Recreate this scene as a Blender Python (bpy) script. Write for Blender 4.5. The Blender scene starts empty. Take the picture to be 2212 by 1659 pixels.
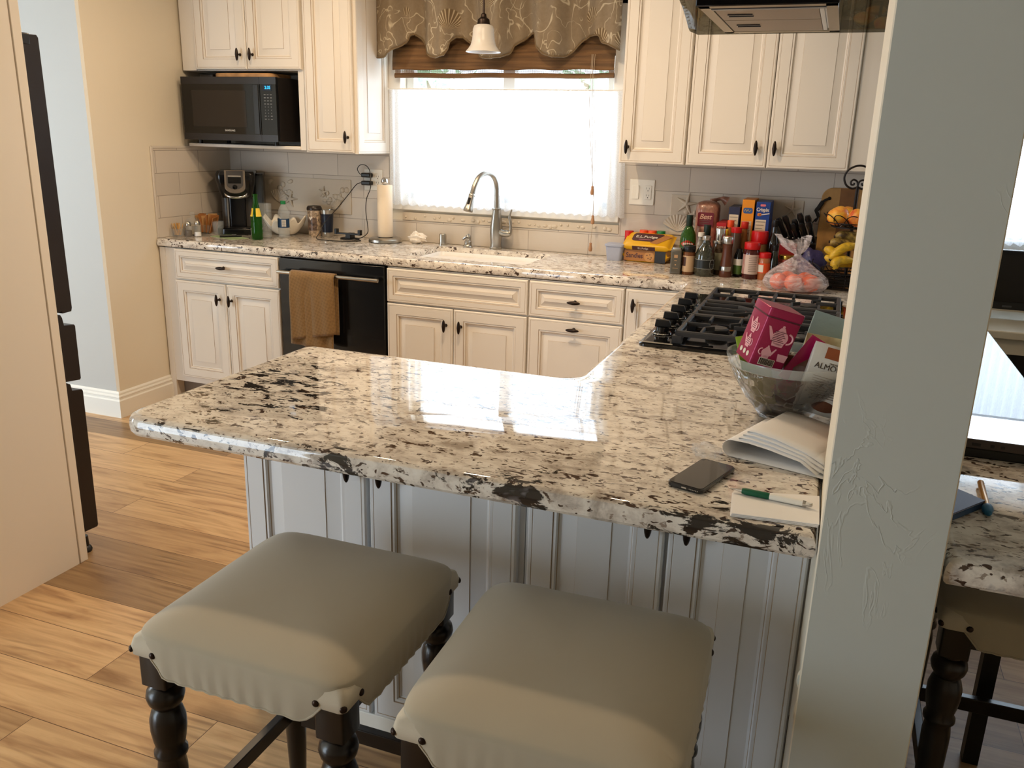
WORLD_STR = 8.0
EXPO = 0.0
CANS = [(.9, -1.2, 8), (2.2, -1.55, 22), (3.0, -1.5, 9), (1.5, -1.1, 6)]
import bpy, bmesh, math, random
from mathutils import Vector, Matrix, Euler
PI = math.pi
random.seed(7)
sc = bpy.context.scene
col = sc.collection
ZT = 0.915            # worktop height

# ------------------------------------------------------------------ helpers
def lin(c):
    c /= 255.0
    return c / 12.92 if c <= .04045 else ((c + .055) / 1.055) ** 2.4
def C(rgb):
    return (lin(rgb[0]), lin(rgb[1]), lin(rgb[2]), 1)
class NT:
    """tiny node-tree wrapper"""
    def __init__(s, m):
        m.use_nodes = True
        s.t = m.node_tree; s.n = s.t.nodes; s.l = s.t.links
        s.b = s.n.get('Principled BSDF'); s.out = s.n.get('Material Output')
        s._c = None
    def new(s, typ, **kw):
        n = s.n.new(typ)
        for k, v in kw.items(): setattr(n, k, v)
        return n
    def co(s):
        if not s._c: s._c = s.new('ShaderNodeTexCoord')
        return s._c.outputs['Object']
    def link(s, a, b): s.l.new(a, b)
    def map(s, scale=(1, 1, 1), rot=(0, 0, 0), loc=(0, 0, 0), src=None):
        m = s.new('ShaderNodeMapping')
        m.inputs['Scale'].default_value = scale; m.inputs['Rotation'].default_value = rot
        m.inputs['Location'].default_value = loc
        s.link(src or s.co(), m.inputs['Vector']); return m.outputs[0]
    def noise(s, vec, scale, detail=4, rough=.55, dist=0):
        n = s.new('ShaderNodeTexNoise')
        n.inputs['Scale'].default_value = scale; n.inputs['Detail'].default_value = detail
        n.inputs['Roughness'].default_value = rough; n.inputs['Distortion'].default_value = dist
        s.link(vec, n.inputs['Vector']); return n.outputs['Fac']
    def ramp(s, fac, stops):
        r = s.new('ShaderNodeValToRGB'); e = r.color_ramp.elements
        while len(e) > 1: e.remove(e[-1])
        for i, (p, c) in enumerate(stops):
            x = e[0] if i == 0 else e.new(p)
            x.position = p; x.color = c if len(c) == 4 else C(c)
        s.link(fac, r.inputs[0]); return r.outputs[0]
    def mix(s, fac, a, b, mode='MIX'):
        m = s.new('ShaderNodeMix', data_type='RGBA', blend_type=mode)
        for v, i in ((fac, 0), (a, 6), (b, 7)):
            if isinstance(v, (int, float, tuple)): m.inputs[i].default_value = v
            else: s.link(v, m.inputs[i])
        return m.outputs[2]
    def math(s, op, a, b=0.0):
        m = s.new('ShaderNodeMath', operation=op)
        for v, i in ((a, 0), (b, 1)):
            if isinstance(v, (int, float)): m.inputs[i].default_value = v
            else: s.link(v, m.inputs[i])
        return m.outputs[0]
    def bump(s, h, strength=.2, dist=.002):
        b = s.new('ShaderNodeBump'); b.inputs['Strength'].default_value = strength
        b.inputs['Distance'].default_value = dist
        s.link(h, b.inputs['Height']); s.link(b.outputs[0], s.b.inputs['Normal'])
def mat(name, rgb, rough=.5, metal=0, spec=.5, trans=0, alpha=1, emit=None, es=0, ior=1.45, coat=0, bump=None, var=None, sheen=0, thin=False):
    m = bpy.data.materials.new(name); t = NT(m); b = t.b
    b.inputs['Base Color'].default_value = C(rgb)
    b.inputs['Roughness'].default_value = rough; b.inputs['Metallic'].default_value = metal
    b.inputs['Specular IOR Level'].default_value = spec
    b.inputs['Transmission Weight'].default_value = trans; b.inputs['Alpha'].default_value = alpha
    b.inputs['IOR'].default_value = ior; b.inputs['Coat Weight'].default_value = coat
    b.inputs['Sheen Weight'].default_value = sheen
    if emit: b.inputs['Emission Color'].default_value = C(emit); b.inputs['Emission Strength'].default_value = es
    if var:      # (scale, amount): slow colour mottling
        f = t.noise(t.co(), var[0], 5)
        lo = tuple(max(0, c * (1 - var[1])) for c in rgb); hi = tuple(min(255, c * (1 + var[1])) for c in rgb)
        t.link(t.ramp(f, [(.3, lo), (.7, hi)]), b.inputs['Base Color'])
    if bump:     # (scale, strength, distance)
        t.bump(t.noise(t.co(), bump[0], 4), bump[1], bump[2])
    return m
class M:
    def __init__(s): s.v = []; s.f = []; s.m = []
    def add(s, vs, fs, mi=0, T=None):
        o = len(s.v)
        s.v += [tuple(T @ Vector(v)) if T else tuple(v) for v in vs]
        s.f += [[i + o for i in f] for f in fs]
        s.m += list(mi) if isinstance(mi, (list, tuple)) else [mi] * len(fs)
        return s
    def box(s, x0, x1, y0, y1, z0, z1, mi=0, T=None):
        v = [(x0, y0, z0), (x1, y0, z0), (x1, y1, z0), (x0, y1, z0), (x0, y0, z1), (x1, y0, z1), (x1, y1, z1), (x0, y1, z1)]
        return s.add(v, [(3, 2, 1, 0), (4, 5, 6, 7), (0, 1, 5, 4), (1, 2, 6, 5), (2, 3, 7, 6), (3, 0, 4, 7)], mi, T)
    def rings(s, R, mi=0, T=None, cap0=True, cap1=True, closed=True):
        """R: list of equal-length point loops"""
        n = len(R[0]); v = [p for r in R for p in r]; f = []; mm = []
        for i in range(len(R) - 1):
            for j in range(n if closed else n - 1):
                k = (j + 1) % n
                f.append((i * n + j, i * n + k, (i + 1) * n + k, (i + 1) * n + j))
                mm.append(mi[min(i, len(mi) - 1)] if isinstance(mi, (list, tuple)) else mi)
        if cap0 and closed: f.append(tuple(range(n - 1, -1, -1))); mm.append(mm[0])
        if cap1 and closed: f.append(tuple((len(R) - 1) * n + j for j in range(n))); mm.append(mm[len(f) - 3] if len(mm) > 2 else mm[0])
        mm[-1] = mi[-1] if isinstance(mi, (list, tuple)) else mi
        return s.add(v, f, mm, T)
    def lathe(s, prof, n=24, c=(0, 0, 0), mi=0, T=None, sx=1, sy=1, wob=None, cap0=True, cap1=True):
        R = []
        for i, (r, z) in enumerate(prof):
            r = max(r, 1e-5)
            L = []
            for j in range(n):
                a = 2 * PI * j / n
                k = wob(a, i) if wob else 1
                L.append((c[0] + r * k * sx * math.cos(a), c[1] + r * k * sy * math.sin(a), c[2] + z))
            R.append(L)
        return s.rings(R, mi, T, cap0, cap1)
    def tube(s, pts, r, n=8, mi=0, T=None, closed=False):
        P = [Vector(p) for p in pts]; N = len(P); R = []
        up = None
        for i in range(N):
            if closed: d = P[(i + 1) % N] - P[i - 1]
            else: d = P[min(i + 1, N - 1)] - P[max(i - 1, 0)]
            d.normalize()
            if up is None:
                up = Vector((0, 0, 1)) if abs(d.z) < .9 else Vector((1, 0, 0))
            up = (up - d * up.dot(d)).normalized(); w = d.cross(up)
            rr = r[i] if isinstance(r, (list, tuple)) else r
            R.append([tuple(P[i] + up * (rr * math.cos(2 * PI * j / n)) + w * (rr * math.sin(2 * PI * j / n))) for j in range(n)])
        if closed: R.append(R[0])
        return s.rings(R, mi, T, not closed, not closed)
    def prism(s, poly, z0, z1, mi=0, T=None):
        return s.rings([[(x, y, z0) for x, y in poly], [(x, y, z1) for x, y in poly]], mi, T)
    def grid(s, fn, nu, nv, mi=0, T=None, cu=False):
        v = [fn(i / nu, j / nv) for j in range(nv + 1) for i in range(nu + (0 if cu else 1))]
        w = nu if cu else nu + 1
        f = [(j * w + i, j * w + (i + 1) % w, (j + 1) * w + (i + 1) % w, (j + 1) * w + i) for j in range(nv) for i in range(nu)]
        return s.add(v, f, mi, T)
    def ell(s, c, r, n=20, m=12, mi=0, T=None, fn=None):
        R = []
        for i in range(m + 1):
            th = PI * i / m; L = []
            for j in range(n):
                a = 2 * PI * j / n
                d = (max(math.sin(th), 1e-4) * math.cos(a), max(math.sin(th), 1e-4) * math.sin(a), -math.cos(th))
                k = fn(*d) if fn else 1
                L.append((c[0] + r[0] * d[0] * k, c[1] + r[1] * d[1] * k, c[2] + r[2] * d[2] * k))
            R.append(L)
        return s.rings(R, mi, T)
def wm(o):
    m = Matrix.Identity(4)
    while o is not None:
        m = o.matrix_basis @ m; o = o.parent
    return m
def obj(name, g, mats, parent=None, bevel=0, seg=2, ang=35, loc=None, solid=0, local=False, subd=0, flat=False):
    """g is authored in world space unless local=True; its origin goes to the parent (or to loc)"""
    me = bpy.data.meshes.new(name); me.from_pydata(g.v, [], g.f)
    for m in (mats if isinstance(mats, (list, tuple)) else [mats]): me.materials.append(m)
    me.polygons.foreach_set('material_index', g.m)
    o = bpy.data.objects.new(name, me); col.objects.link(o)
    if loc is not None: o.location = loc
    if parent is not None: o.parent = parent
    if not local and (parent is not None or loc is not None): me.transform(wm(o).inverted())
    bm = bmesh.new(); bm.from_mesh(me)
    bmesh.ops.remove_doubles(bm, verts=bm.verts, dist=1e-6)
    bmesh.ops.recalc_face_normals(bm, faces=bm.faces); bm.to_mesh(me); bm.free()
    if not flat:
        me.shade_smooth(); me.set_sharp_from_angle(angle=math.radians(ang))
    if solid:
        m = o.modifiers.new('Solidify', 'SOLIDIFY'); m.thickness = solid; m.offset = 0
    if bevel:
        m = o.modifiers.new('Bevel', 'BEVEL'); m.width = bevel; m.segments = seg; m.limit_method = 'ANGLE'; m.angle_limit = math.radians(40)
        m.harden_normals = False
    if subd:
        m = o.modifiers.new('Subsurf', 'SUBSURF'); m.levels = subd; m.render_levels = subd
    return o
def repaint(o, m, test):
    o.data.materials.append(m); k = len(o.data.materials) - 1
    for p in o.data.polygons:
        if test(p.normal): p.material_index = k
    return o
def thing(name, label, cat, loc=(0, 0, 0), rz=0, group=None, rot=None):
    o = bpy.data.objects.new(name, None); col.objects.link(o)
    o.empty_display_size = .05; o.location = loc
    o.rotation_euler = rot if rot is not None else (0, 0, rz)
    o['label'] = label; o['category'] = cat
    if group: o['group'] = group
    return o
def tag(o, label, cat, group=None):
    o['label'] = label; o['category'] = cat
    if group: o['group'] = group
    return o
def struct(o):
    o['kind'] = 'structure'; return o
def text(body, size, m, parent, loc, rot=(PI / 2, 0, 0), name='lettering', sx=1, local=False, bold=0, shear=0, ext=.0003):
    cu = bpy.data.curves.new('t', 'FONT'); cu.body = body; cu.size = size
    cu.align_x = 'CENTER'; cu.align_y = 'CENTER'; cu.extrude = ext; cu.offset = bold; cu.shear = shear
    t = bpy.data.objects.new('t', cu); col.objects.link(t)
    me = bpy.data.meshes.new_from_object(t.evaluated_get(bpy.context.evaluated_depsgraph_get()))
    bpy.data.objects.remove(t); bpy.data.curves.remove(cu)
    me.name = name; me.materials.clear(); me.materials.append(m)
    o = bpy.data.objects.new(name, me); col.objects.link(o); o.parent = parent
    T = Matrix.Translation(loc) @ Euler(rot).to_matrix().to_4x4() @ Matrix.Diagonal((sx, 1, 1, 1))
    me.transform(T if local else wm(o).inverted() @ T)
    return o
def rrect(x0, x1, y0, y1, r, n=5):
    P = []
    for cx, cy, a0 in ((x1 - r, y1 - r, 0), (x0 + r, y1 - r, 90), (x0 + r, y0 + r, 180), (x1 - r, y0 + r, 270)):
        for k in range(n + 1):
            a = math.radians(a0 + 90 * k / n); P.append((cx + r * math.cos(a), cy + r * math.sin(a)))
    return P
def bez(p, n=10):
    """Catmull-Rom through the points"""
    P = [Vector(q) for q in p]; out = []
    for i in range(len(P) - 1):
        a, b, c, d = P[max(i - 1, 0)], P[i], P[i + 1], P[min(i + 2, len(P) - 1)]
        for k in range(n):
            t = k / n
            out.append(tuple(.5 * ((2 * b) + (c - a) * t + (2 * a - 5 * b + 4 * c - d) * t * t + (3 * b - a - 3 * c + d) * t ** 3)))
    out.append(tuple(P[-1])); return out
def RX(a): return Matrix.Rotation(a, 4, 'X')
def RY(a): return Matrix.Rotation(a, 4, 'Y')
def RZ(a): return Matrix.Rotation(a, 4, 'Z')
def TR(x, y, z): return Matrix.Translation((x, y, z))

# ---------------------------------------------------------------- materials
paint = mat('wall_paint', (228, 219, 200), .6, bump=(14, .25, .003))
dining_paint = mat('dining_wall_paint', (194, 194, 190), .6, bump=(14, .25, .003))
post_paint = mat('post_paint', (196, 201, 196), .6)
t = NT(post_paint)          # knocked-down plaster: thin raised trowel marks
n1 = t.noise(t.map((11, 11, 5)), 1, 4, .65, .8); n2 = t.noise(t.co(), 2.2, 3)
r1 = t.ramp(n1, [(.49, (0, 0, 0, 1)), (.505, (1, 1, 1, 1)), (.52, (0, 0, 0, 1))])
r2 = t.ramp(n2, [(.55, (0, 0, 0, 1)), (.66, (1, 1, 1, 1))])
t.bump(t.mix(1.0, r1, r2, 'MULTIPLY'), .45, .002)
cab = mat('cabinet_paint', (227, 219, 207), .38, bump=(30, .03, .001))
cabd = mat('cabinet_paint_daylight_tint', (222, 223, 224), .4)  # same paint as the kitchen side, tinted cooler to imitate daylight
glaze = mat('brown_glaze', (168, 146, 120), .5)
white = mat('white_gloss_paint', (238, 236, 228), .35)
trimw = mat('trim_white', (240, 238, 232), .4)
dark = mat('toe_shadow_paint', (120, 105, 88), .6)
bronze = mat('oil_rubbed_bronze', (44, 34, 29), .35, .7)
blackm = mat('black_plastic', (18, 18, 19), .35)
blackg = mat('black_gloss', (9, 9, 11), .06, spec=.6)
blackmat = mat('cast_iron', (56, 56, 58), .5, spec=.4, bump=(300, .1, .0005))
steel = mat('brushed_steel', (190, 186, 178), .28, 1)
chrome = mat('chrome', (215, 215, 215), .1, 1)
nickel = mat('brushed_nickel', (172, 168, 160), .3, 1)
glass = mat('clear_glass', (245, 250, 248), .03, trans=1, ior=1.45)
plastic_clear = mat('clear_plastic', (240, 246, 250), .08, trans=.95, ior=1.2)
wood_dark = mat('espresso_wood', (19, 13, 11), .28, coat=.2)
ceramic = mat('white_ceramic', (250, 250, 250), .15)
paperw = mat('white_paper', (242, 240, 238), .7)
def M_(name, rgb, **k): return mat(name, rgb, **k)
# wood plank floor
floor_m = mat('oak_planks', (190, 140, 90), .38); t = NT(floor_m)
br = t.new('ShaderNodeTexBrick'); br.offset = .37; br.offset_frequency = 2
for k, v in dict(Scale=1, **{'Brick Width': 1.22, 'Row Height': .172, 'Mortar Size': .0012, 'Mortar Smooth': .2, 'Bias': 0}).items(): br.inputs[k].default_value = v
br.inputs['Color1'].default_value = (0, 0, 0, 1); br.inputs['Color2'].default_value = (1, 1, 1, 1); br.inputs['Mortar'].default_value = (.5, .5, .5, 1)
t.link(t.map(loc=(.35, .06, 0)), br.inputs['Vector'])
sh = t.new('ShaderNodeVectorMath', operation='MULTIPLY_ADD'); t.link(br.outputs['Color'], sh.inputs[0])
sh.inputs[1].default_value = (7.3, 3.1, 0); t.link(t.co(), sh.inputs[2])
gr = t.noise(t.map((1.6, 24, 1), src=sh.outputs[0]), 1.6, 8, .62, .7)
big = t.noise(t.map((1.1, 5.5, 1), src=sh.outputs[0]), 1.3, 4, .5, 1.6)
c1 = t.ramp(gr, [(.25, (134, 98, 64)), (.42, (180, 138, 96)), (.58, (214, 176, 130)), (.8, (230, 198, 154))])
c2 = t.ramp(big, [(.28, (136, 100, 68)), (.45, (222, 188, 144)), (.62, (232, 200, 154)), (.78, (168, 126, 86))])
wv = t.new('ShaderNodeTexWave', wave_type='BANDS', bands_direction='Y'); wv.inputs['Scale'].default_value = 3.2; wv.inputs['Distortion'].default_value = 9; wv.inputs['Detail'].default_value = 3; wv.inputs['Detail Scale'].default_value = .9
t.link(t.map((.55, 3.4, 1), src=sh.outputs[0]), wv.inputs['Vector'])
c3 = t.mix(.5, c1, c2)
kn = t.noise(t.map((1.6, 5, 1), src=sh.outputs[0]), 1.5, 2, .5, .4)
c3 = t.mix(t.math('MULTIPLY', t.ramp(wv.outputs['Fac'], [(.0, (1, 1, 1, 1)), (.45, (0, 0, 0, 1))]), t.ramp(kn, [(.48, (.03, .03, .03, 1)), (.68, (.5, .5, .5, 1))])), c3, C((112, 78, 50)))
tone = t.ramp(br.outputs['Color'], [(0, (172, 166, 158)), (.5, (222, 217, 210)), (1, (255, 253, 250))])
c4 = t.mix(1.0, c3, tone, 'MULTIPLY')
c5 = t.mix(br.outputs['Fac'], c4, C((88, 60, 38)))
t.link(c5, t.b.inputs['Base Color'])
t.bump(t.math('SUBTRACT', gr, t.math('MULTIPLY', br.outputs['Fac'], 2.0)), .12, .002)
# granite
granite = mat('speckled_granite', (220, 210, 195), .035, spec=.8); t = NT(granite)
wob = t.noise(t.co(), 5, 3)
base = t.ramp(t.noise(t.map((1, 1.5, 1.4)), 20, 6, .65, .4), [(.30, (168, 158, 148)), (.42, (208, 199, 188)), (.54, (230, 223, 212)), (.8, (240, 236, 228))])
cl = t.noise(t.map((1, 1.4, 1), loc=(3, 1, 0)), 9, 5, .7, .3)
base = t.mix(t.ramp(cl, [(.34, (.75, .75, .75, 1)), (.46, (0, 0, 0, 1))]), base, C((150, 138, 126)))
fine = t.noise(t.map((60, 95, 80), loc=(1, 2, 3)), 1.0, 3, .6, .4)
base = t.mix(t.ramp(fine, [(.60, (0, 0, 0, 1)), (.66, (.8, .8, .8, 1))]), base, C((128, 108, 92)))
brown = t.noise(t.map((26, 46, 40), rot=(0, 0, .3)), 1.0, 3, .62, .5)
base = t.mix(t.ramp(brown, [(.605, (0, 0, 0, 1)), (.635, (1, 1, 1, 1))]), base, C((76, 58, 47)))
brown2 = t.noise(t.map((44, 74, 60), rot=(0, 0, -.35), loc=(4, 9, 2)), 1.0, 2, .5, .5)
base = t.mix(t.ramp(brown2, [(.635, (0, 0, 0, 1)), (.66, (1, 1, 1, 1))]), base, C((66, 50, 42)))
blk = t.noise(t.map((17, 36, 30), rot=(0, 0, .2), loc=(7, 2, 5)), 1.0, 5, .66, .6)
# dark mineral clusters in the slab: near the free end and along the dining edge
def blob(x, y, r):
    d = t.new('ShaderNodeVectorMath', operation='DISTANCE'); t.link(t.map((1, 1.3, .2)), d.inputs[0]); d.inputs[1].default_value = (x, y * 1.3, ZT * .2)
    m = t.new('ShaderNodeMapRange'); m.inputs[1].default_value = 0; m.inputs[2].default_value = r; m.inputs[3].default_value = .168; m.inputs[4].default_value = 0
    t.link(d.outputs['Value'], m.inputs[0]); return m.outputs[0]
den = t.math('MAXIMUM', blob(2.25, -2.70, .44), t.math('MAXIMUM', blob(2.58, -3.05, .15), t.math('MAXIMUM', blob(2.98, -3.06, .14), blob(3.36, -3.06, .2))))
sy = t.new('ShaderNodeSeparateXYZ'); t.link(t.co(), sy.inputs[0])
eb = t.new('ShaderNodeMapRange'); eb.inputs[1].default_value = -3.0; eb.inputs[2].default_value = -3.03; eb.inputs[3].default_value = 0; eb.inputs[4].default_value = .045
t.link(sy.outputs[1], eb.inputs[0])      # dark mottle added to the dining-side edge, part grain, part its weaker daylight
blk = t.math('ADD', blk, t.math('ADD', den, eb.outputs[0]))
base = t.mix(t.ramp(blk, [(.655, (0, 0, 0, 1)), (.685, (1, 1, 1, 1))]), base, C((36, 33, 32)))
gryv = t.noise(t.map((7, 14, 12), rot=(0, 0, -.2), loc=(2, 5, 1)), 1.0, 4, .65, .8)
base = t.mix(t.ramp(gryv, [(.64, (0, 0, 0, 1)), (.72, (.7, .7, .7, 1))]), base, C((136, 132, 136)))
t.link(base, t.b.inputs['Base Color'])
# backsplash tile: 12 x 4.8 in stacked planks in running bond
def tile_mat(name, loc, rot):
    m = mat(name, (214, 205, 192), .3); t = NT(m)
    br = t.new('ShaderNodeTexBrick'); br.offset = .5
    for k, v in dict(Scale=1, **{'Brick Width': .3335, 'Row Height': .1185, 'Mortar Size': .0016, 'Mortar Smooth': .1}).items(): br.inputs[k].default_value = v
    br.inputs['Color1'].default_value = C((214, 205, 193)); br.inputs['Color2'].default_value = C((205, 196, 184)); br.inputs['Mortar'].default_value = C((158, 148, 136))
    t.link(t.map(loc=loc, rot=rot), br.inputs['Vector']); t.link(br.outputs['Color'], t.b.inputs['Base Color'])
    w = t.noise(t.map((6, 6, 130)), 1, 3, .6, .4)
    t.bump(t.math('SUBTRACT', w, t.math('MULTIPLY', br.outputs['Fac'], 2.0)), .22, .002)
    return m
tile = tile_mat('backsplash_tile', (-.087, -1.0195 + .1185, 0), (-PI / 2, 0, 0))
tile_l = tile_mat('backsplash_tile_side', (.05, -1.0195 + .1185, 0), (-PI / 2, PI / 2, 0))
relief = mat('relief_tile', (206, 194, 176), .4, bump=(60, .1, .001))
# ------------------------------------------------------------------ setting
struct(obj('floor', M().box(-2.2, 5.6, -6.3, .2, -.06, 0), floor_m))
struct(obj('ceiling', M().box(-2.2, 5.6, -6.3, .2, 2.44, 2.5), paint))
H = 2.44
# back wall with the kitchen window and the living-room window
WX0, WX1, WZ0, WZ1 = 1.168, 2.345, 1.145, 2.12
VX0, VX1, VZ0, VZ1 = 3.95, 4.95, 1.115, 2.02
g = M()
for x0, x1, z0, z1 in ((-2.2, WX0, 0, H), (WX1, VX0, 0, H), (VX1, 5.6, 0, H), (WX0, WX1, 0, WZ0), (WX0, WX1, WZ1, H), (VX0, VX1, 0, VZ0), (VX0, VX1, VZ1, H)):
    g.box(x0, x1, 0, .14, z0, z1)
struct(obj('wall_back', g, paint))
# the stub beside the counter and the face that turns away behind the refrigerator
g = M().prism([(0, 0), (-.13, 0), (-.13, -.88), (-2.2, -.88), (-2.2, -1.022), (-.012, -1.022), (0, -1.012)], 0, H)
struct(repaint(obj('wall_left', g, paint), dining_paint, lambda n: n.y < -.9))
struct(obj('wall_right', M().box(5.46, 5.6, -6.3, 0, 0, H), paint))
# dining side behind the camera: wide glazed opening toward the garden
g = M().box(-2.2, -2.0, -6.3, -6.16, 0, H).box(.35, 5.6, -6.3, -6.16, 0, H).box(-2.0, .35, -6.3, -6.16, 2.24, H)
struct(obj('wall_front', g, paint))
g = M().box(-2.2, -2.06, -6.3, -3.6, 0, H).box(-2.2, -2.06, -2.0, -.88, 0, H).box(-2.2, -2.06, -3.6, -2.0, 0, .8).box(-2.2, -2.06, -3.6, -2.0, 2.05, H)
struct(obj('wall_far', g, paint))
# plaster pier between the two halves of the counter
g = M().prism([(3.483, -2.72), (3.483, -3.044), (3.485, -3.046), (3.654, -3.046), (3.656, -3.044), (3.656, -2.72)], 0, H)
g.ell((3.4845, -2.95, 1.345), (.004, .009, .014), 8, 6); g.ell((3.4845, -3.03, .66), (.006, .006, .018), 8, 6); g.ell((3.4845, -3.03, .60), (.004, .006, .02), 8, 6)
struct(repaint(obj('wall_pier', g, paint), post_paint, lambda n: n.y < -.9 or n.x > .9))
# baseboards: tall board with a stepped cap
def bb(name, P, dirs):
    prof = [(0, 0), (.020, 0), (.020, .092), (.017, .096), (.013, .098), (.013, .108), (.016, .112), (.014, .118), (.009, .121), (.009, .131), (.005, .136), (0, .140)]
    R = []
    for (x, y), (nx, ny) in zip(P, dirs): R.append([(x + nx * d, y + ny * d, z) for d, z in prof])
    struct(obj(name, M().rings(R), white))
TRIM4 = (M().box(0, .011, -.646, -.634, ZT, 1.396).box(0, .011, -.634, -.008, 1.386, 1.396))
bb('baseboard_left', [(0, -.60), (0, -1.022), (-2.06, -1.022)], [(1, 0), (1, -1), (0, -1)])

# backsplash
g = M().box(0.004, 1.094, -.008, 0, ZT, 1.397).box(1.094, 2.412, -.008, 0, ZT, 1.03).box(2.412, 3.66, -.008, 0, ZT, 1.402)
struct(obj('trim_1', g, tile))
struct(obj('trim_2', M().box(0, .008, -.636, -.008, ZT, 1.39), tile_l))
struct(obj('trim_4', TRIM4, mat('pencil_trim', (214, 205, 192), .3), bevel=.003))
# listello with small shells below the window sill
g = M().box(1.172, 2.412, -.014, -.008, 1.032, 1.075)
random.seed(3)
x = 1.19
while x < 2.40:
    r = random.uniform(.006, .011); k = random.random()
    g.ell((x, -.014, 1.052 + random.uniform(-.008, .008)), (r * (1.6 if k > .6 else 1), .005, r), 8, 6); x += random.choice((.022, .03, .036, .06))
struct(obj('trim_3', g, relief, ang=60))
# wide relief panels with shells, starfish and sea fans
def shell(g, x, z, r, y=-.014, rot=0, n=11):
    g.grid(lambda u, v: (x + r * v * math.sin((u - .5) * 2.3 + rot), y - (.004 + .007 * math.sin(PI * v) + .0025 * math.cos(u * n * 2 * PI) * v), z - .45 * r * math.cos(rot) + r * v * math.cos((u - .5) * 2.3 + rot)), n * 6, 6)
def star(g, x, z, r, y=-.014, rot=0):
    for k in range(5):
        a = rot + k * 2 * PI / 5
        g.tube([(x, y - .006, z), (x + r * .5 * math.sin(a), y - .006, z + r * .5 * math.cos(a)), (x + r * math.sin(a), y - .001, z + r * math.cos(a))], [r * .2, r * .14, r * .04], 6)
def relief_panel(name, x0, x1, z0, z1, lab, seed, spots):
    random.seed(seed)
    t = thing(name, lab, 'tile panel', ((x0 + x1) / 2, -.008, z0))
    obj('panel', M().box(x0, x1, -.014, -.008, z0, z1), relief, t, bevel=.002)
    for kind, x, z, r, a in spots:
        g = M()
        if kind == 'shell': shell(g, x, z, r, rot=a)
        elif kind == 'star': star(g, x, z, r, rot=a)
        else:
            for k in range(9): g.ell((x + random.uniform(-r, r), -.015, z + random.uniform(-r, r)), (random.uniform(.008, .02), .007, random.uniform(.008, .018)), 8, 6)
        obj({'shell': 'scallop_shell', 'star': 'starfish'}.get(kind, 'pebbles'), g, relief, t, ang=70)
relief_panel('relief_tile_panel', .246, .84, 1.04, 1.235, 'cream relief tile panel with shells behind the coffee maker', 4,
             [('shell', .34, 1.12, .07, .5), ('pebbles', .40, 1.18, .045, 0), ('star', .43, 1.11, .05, .3), ('shell', .30, 1.2, .03, -.4), ('pebbles', .70, 1.13, .05, 0), ('shell', .76, 1.09, .05, -.7), ('star', .66, 1.16, .035, .1), ('pebbles', .79, 1.15, .03, 0)])
relief_panel('relief_tile_panel', 2.672, 3.30, 1.045, 1.243, 'cream relief tile panel with starfish and scallop shell behind the bread and bottles', 5,
             [('shell', 2.715, 1.10, .085, .05), ('star', 2.75, 1.20, .055, .2), ('pebbles', 2.77, 1.12, .045, 0), ('shell', 3.2, 1.12, .06, .3), ('star', 3.25, 1.2, .04, .1)])
# outlet plates
def outlet(x0, x1, z0, z1, gang, lab):
    t = thing('outlet_plate', lab, 'outlet', ((x0 + x1) / 2, -.008, z0))
    obj('plate', M().box(x0, x1, -.014, -.008, z0, z1), white, t, bevel=.002)
    xs = [x0 + (x1 - x0) * (k + .5) / gang for k in range(gang)]; zc = (z0 + z1) / 2
    for k, x in enumerate(xs):
        if k == 0 and gang == 2:
            obj('rocker_switch', M().box(x - .017, x + .017, -.0175, -.0138, zc - .034, zc + .034).box(x + .006, x + .017, -.0195, -.0175, zc - .033, zc + .033), white, t, bevel=.001)
        else:
            r = obj('receptacle', M().box(x - .017, x + .017, -.017, -.0138, zc - .034, zc + .034), white, t, bevel=.001)
            g = M()
            for dz in (.016, -.018):
                g.box(x - .008, x - .0065, -.0175, -.0168, zc + dz, zc + dz + .009).box(x + .0055, x + .007, -.0175, -.0168, zc + dz, zc + dz + .008).box(x - .002, x + .002, -.0175, -.0168, zc + dz - .009, zc + dz - .005)
            obj('slots', g, blackm, r)
outlet(2.458, 2.584, 1.183, 1.308, 2, 'white double plate with rocker switch and outlet between window and spice bottles')
outlet(.93, 1.045, 1.185, 1.30, 2, 'white outlet plate with black plugs behind the paper towel roll')

# ------------------------------------------------------------------ windows
w = struct(obj('window_1', M().box(1.095, WX0, -.02, 0, 1.132, 2.2).box(WX1, 2.411, -.02, 0, 1.132, 2.2).box(1.095, 2.411, -.02, 0, WZ1, 2.2)
    .box(1.095, 2.411, -.024, 0, 1.088, 1.132), trimw, bevel=.004))
g = M()
fy0, fy1 = .05, .1
for x0, x1, z0, z1 in ((WX0, WX0 + .045, WZ0, WZ1), (WX1 - .045, WX1, WZ0, WZ1), (WX0, WX1, WZ0, WZ0 + .04), (WX0, WX1, WZ1 - .04, WZ1), (1.735, 1.80, WZ0, WZ1)):
    g.box(x0, x1, fy0, fy1, z0, z1)
obj('window_frame', g, white, w, bevel=.003)
obj('window_sill', M().box(WX0, WX1, -.004, .06, WZ0 - .012, WZ0 + .004), white, w)
pane_m = bpy.data.materials.new('window_glass'); t = NT(pane_m); t.n.remove(t.b)
tr = t.new('ShaderNodeBsdfTransparent'); gl = t.new('ShaderNodeBsdfGlossy'); gl.inputs['Roughness'].default_value = .0
m1 = t.new('ShaderNodeMixShader'); m1.inputs[0].default_value = .06; t.link(tr.outputs[0], m1.inputs[1]); t.link(gl.outputs[0], m1.inputs[2]); t.link(m1.outputs[0], t.out.inputs[0])
obj('pane', M().box(WX0, WX1, .073, .077, WZ0, WZ1), pane_m, w)
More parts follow.
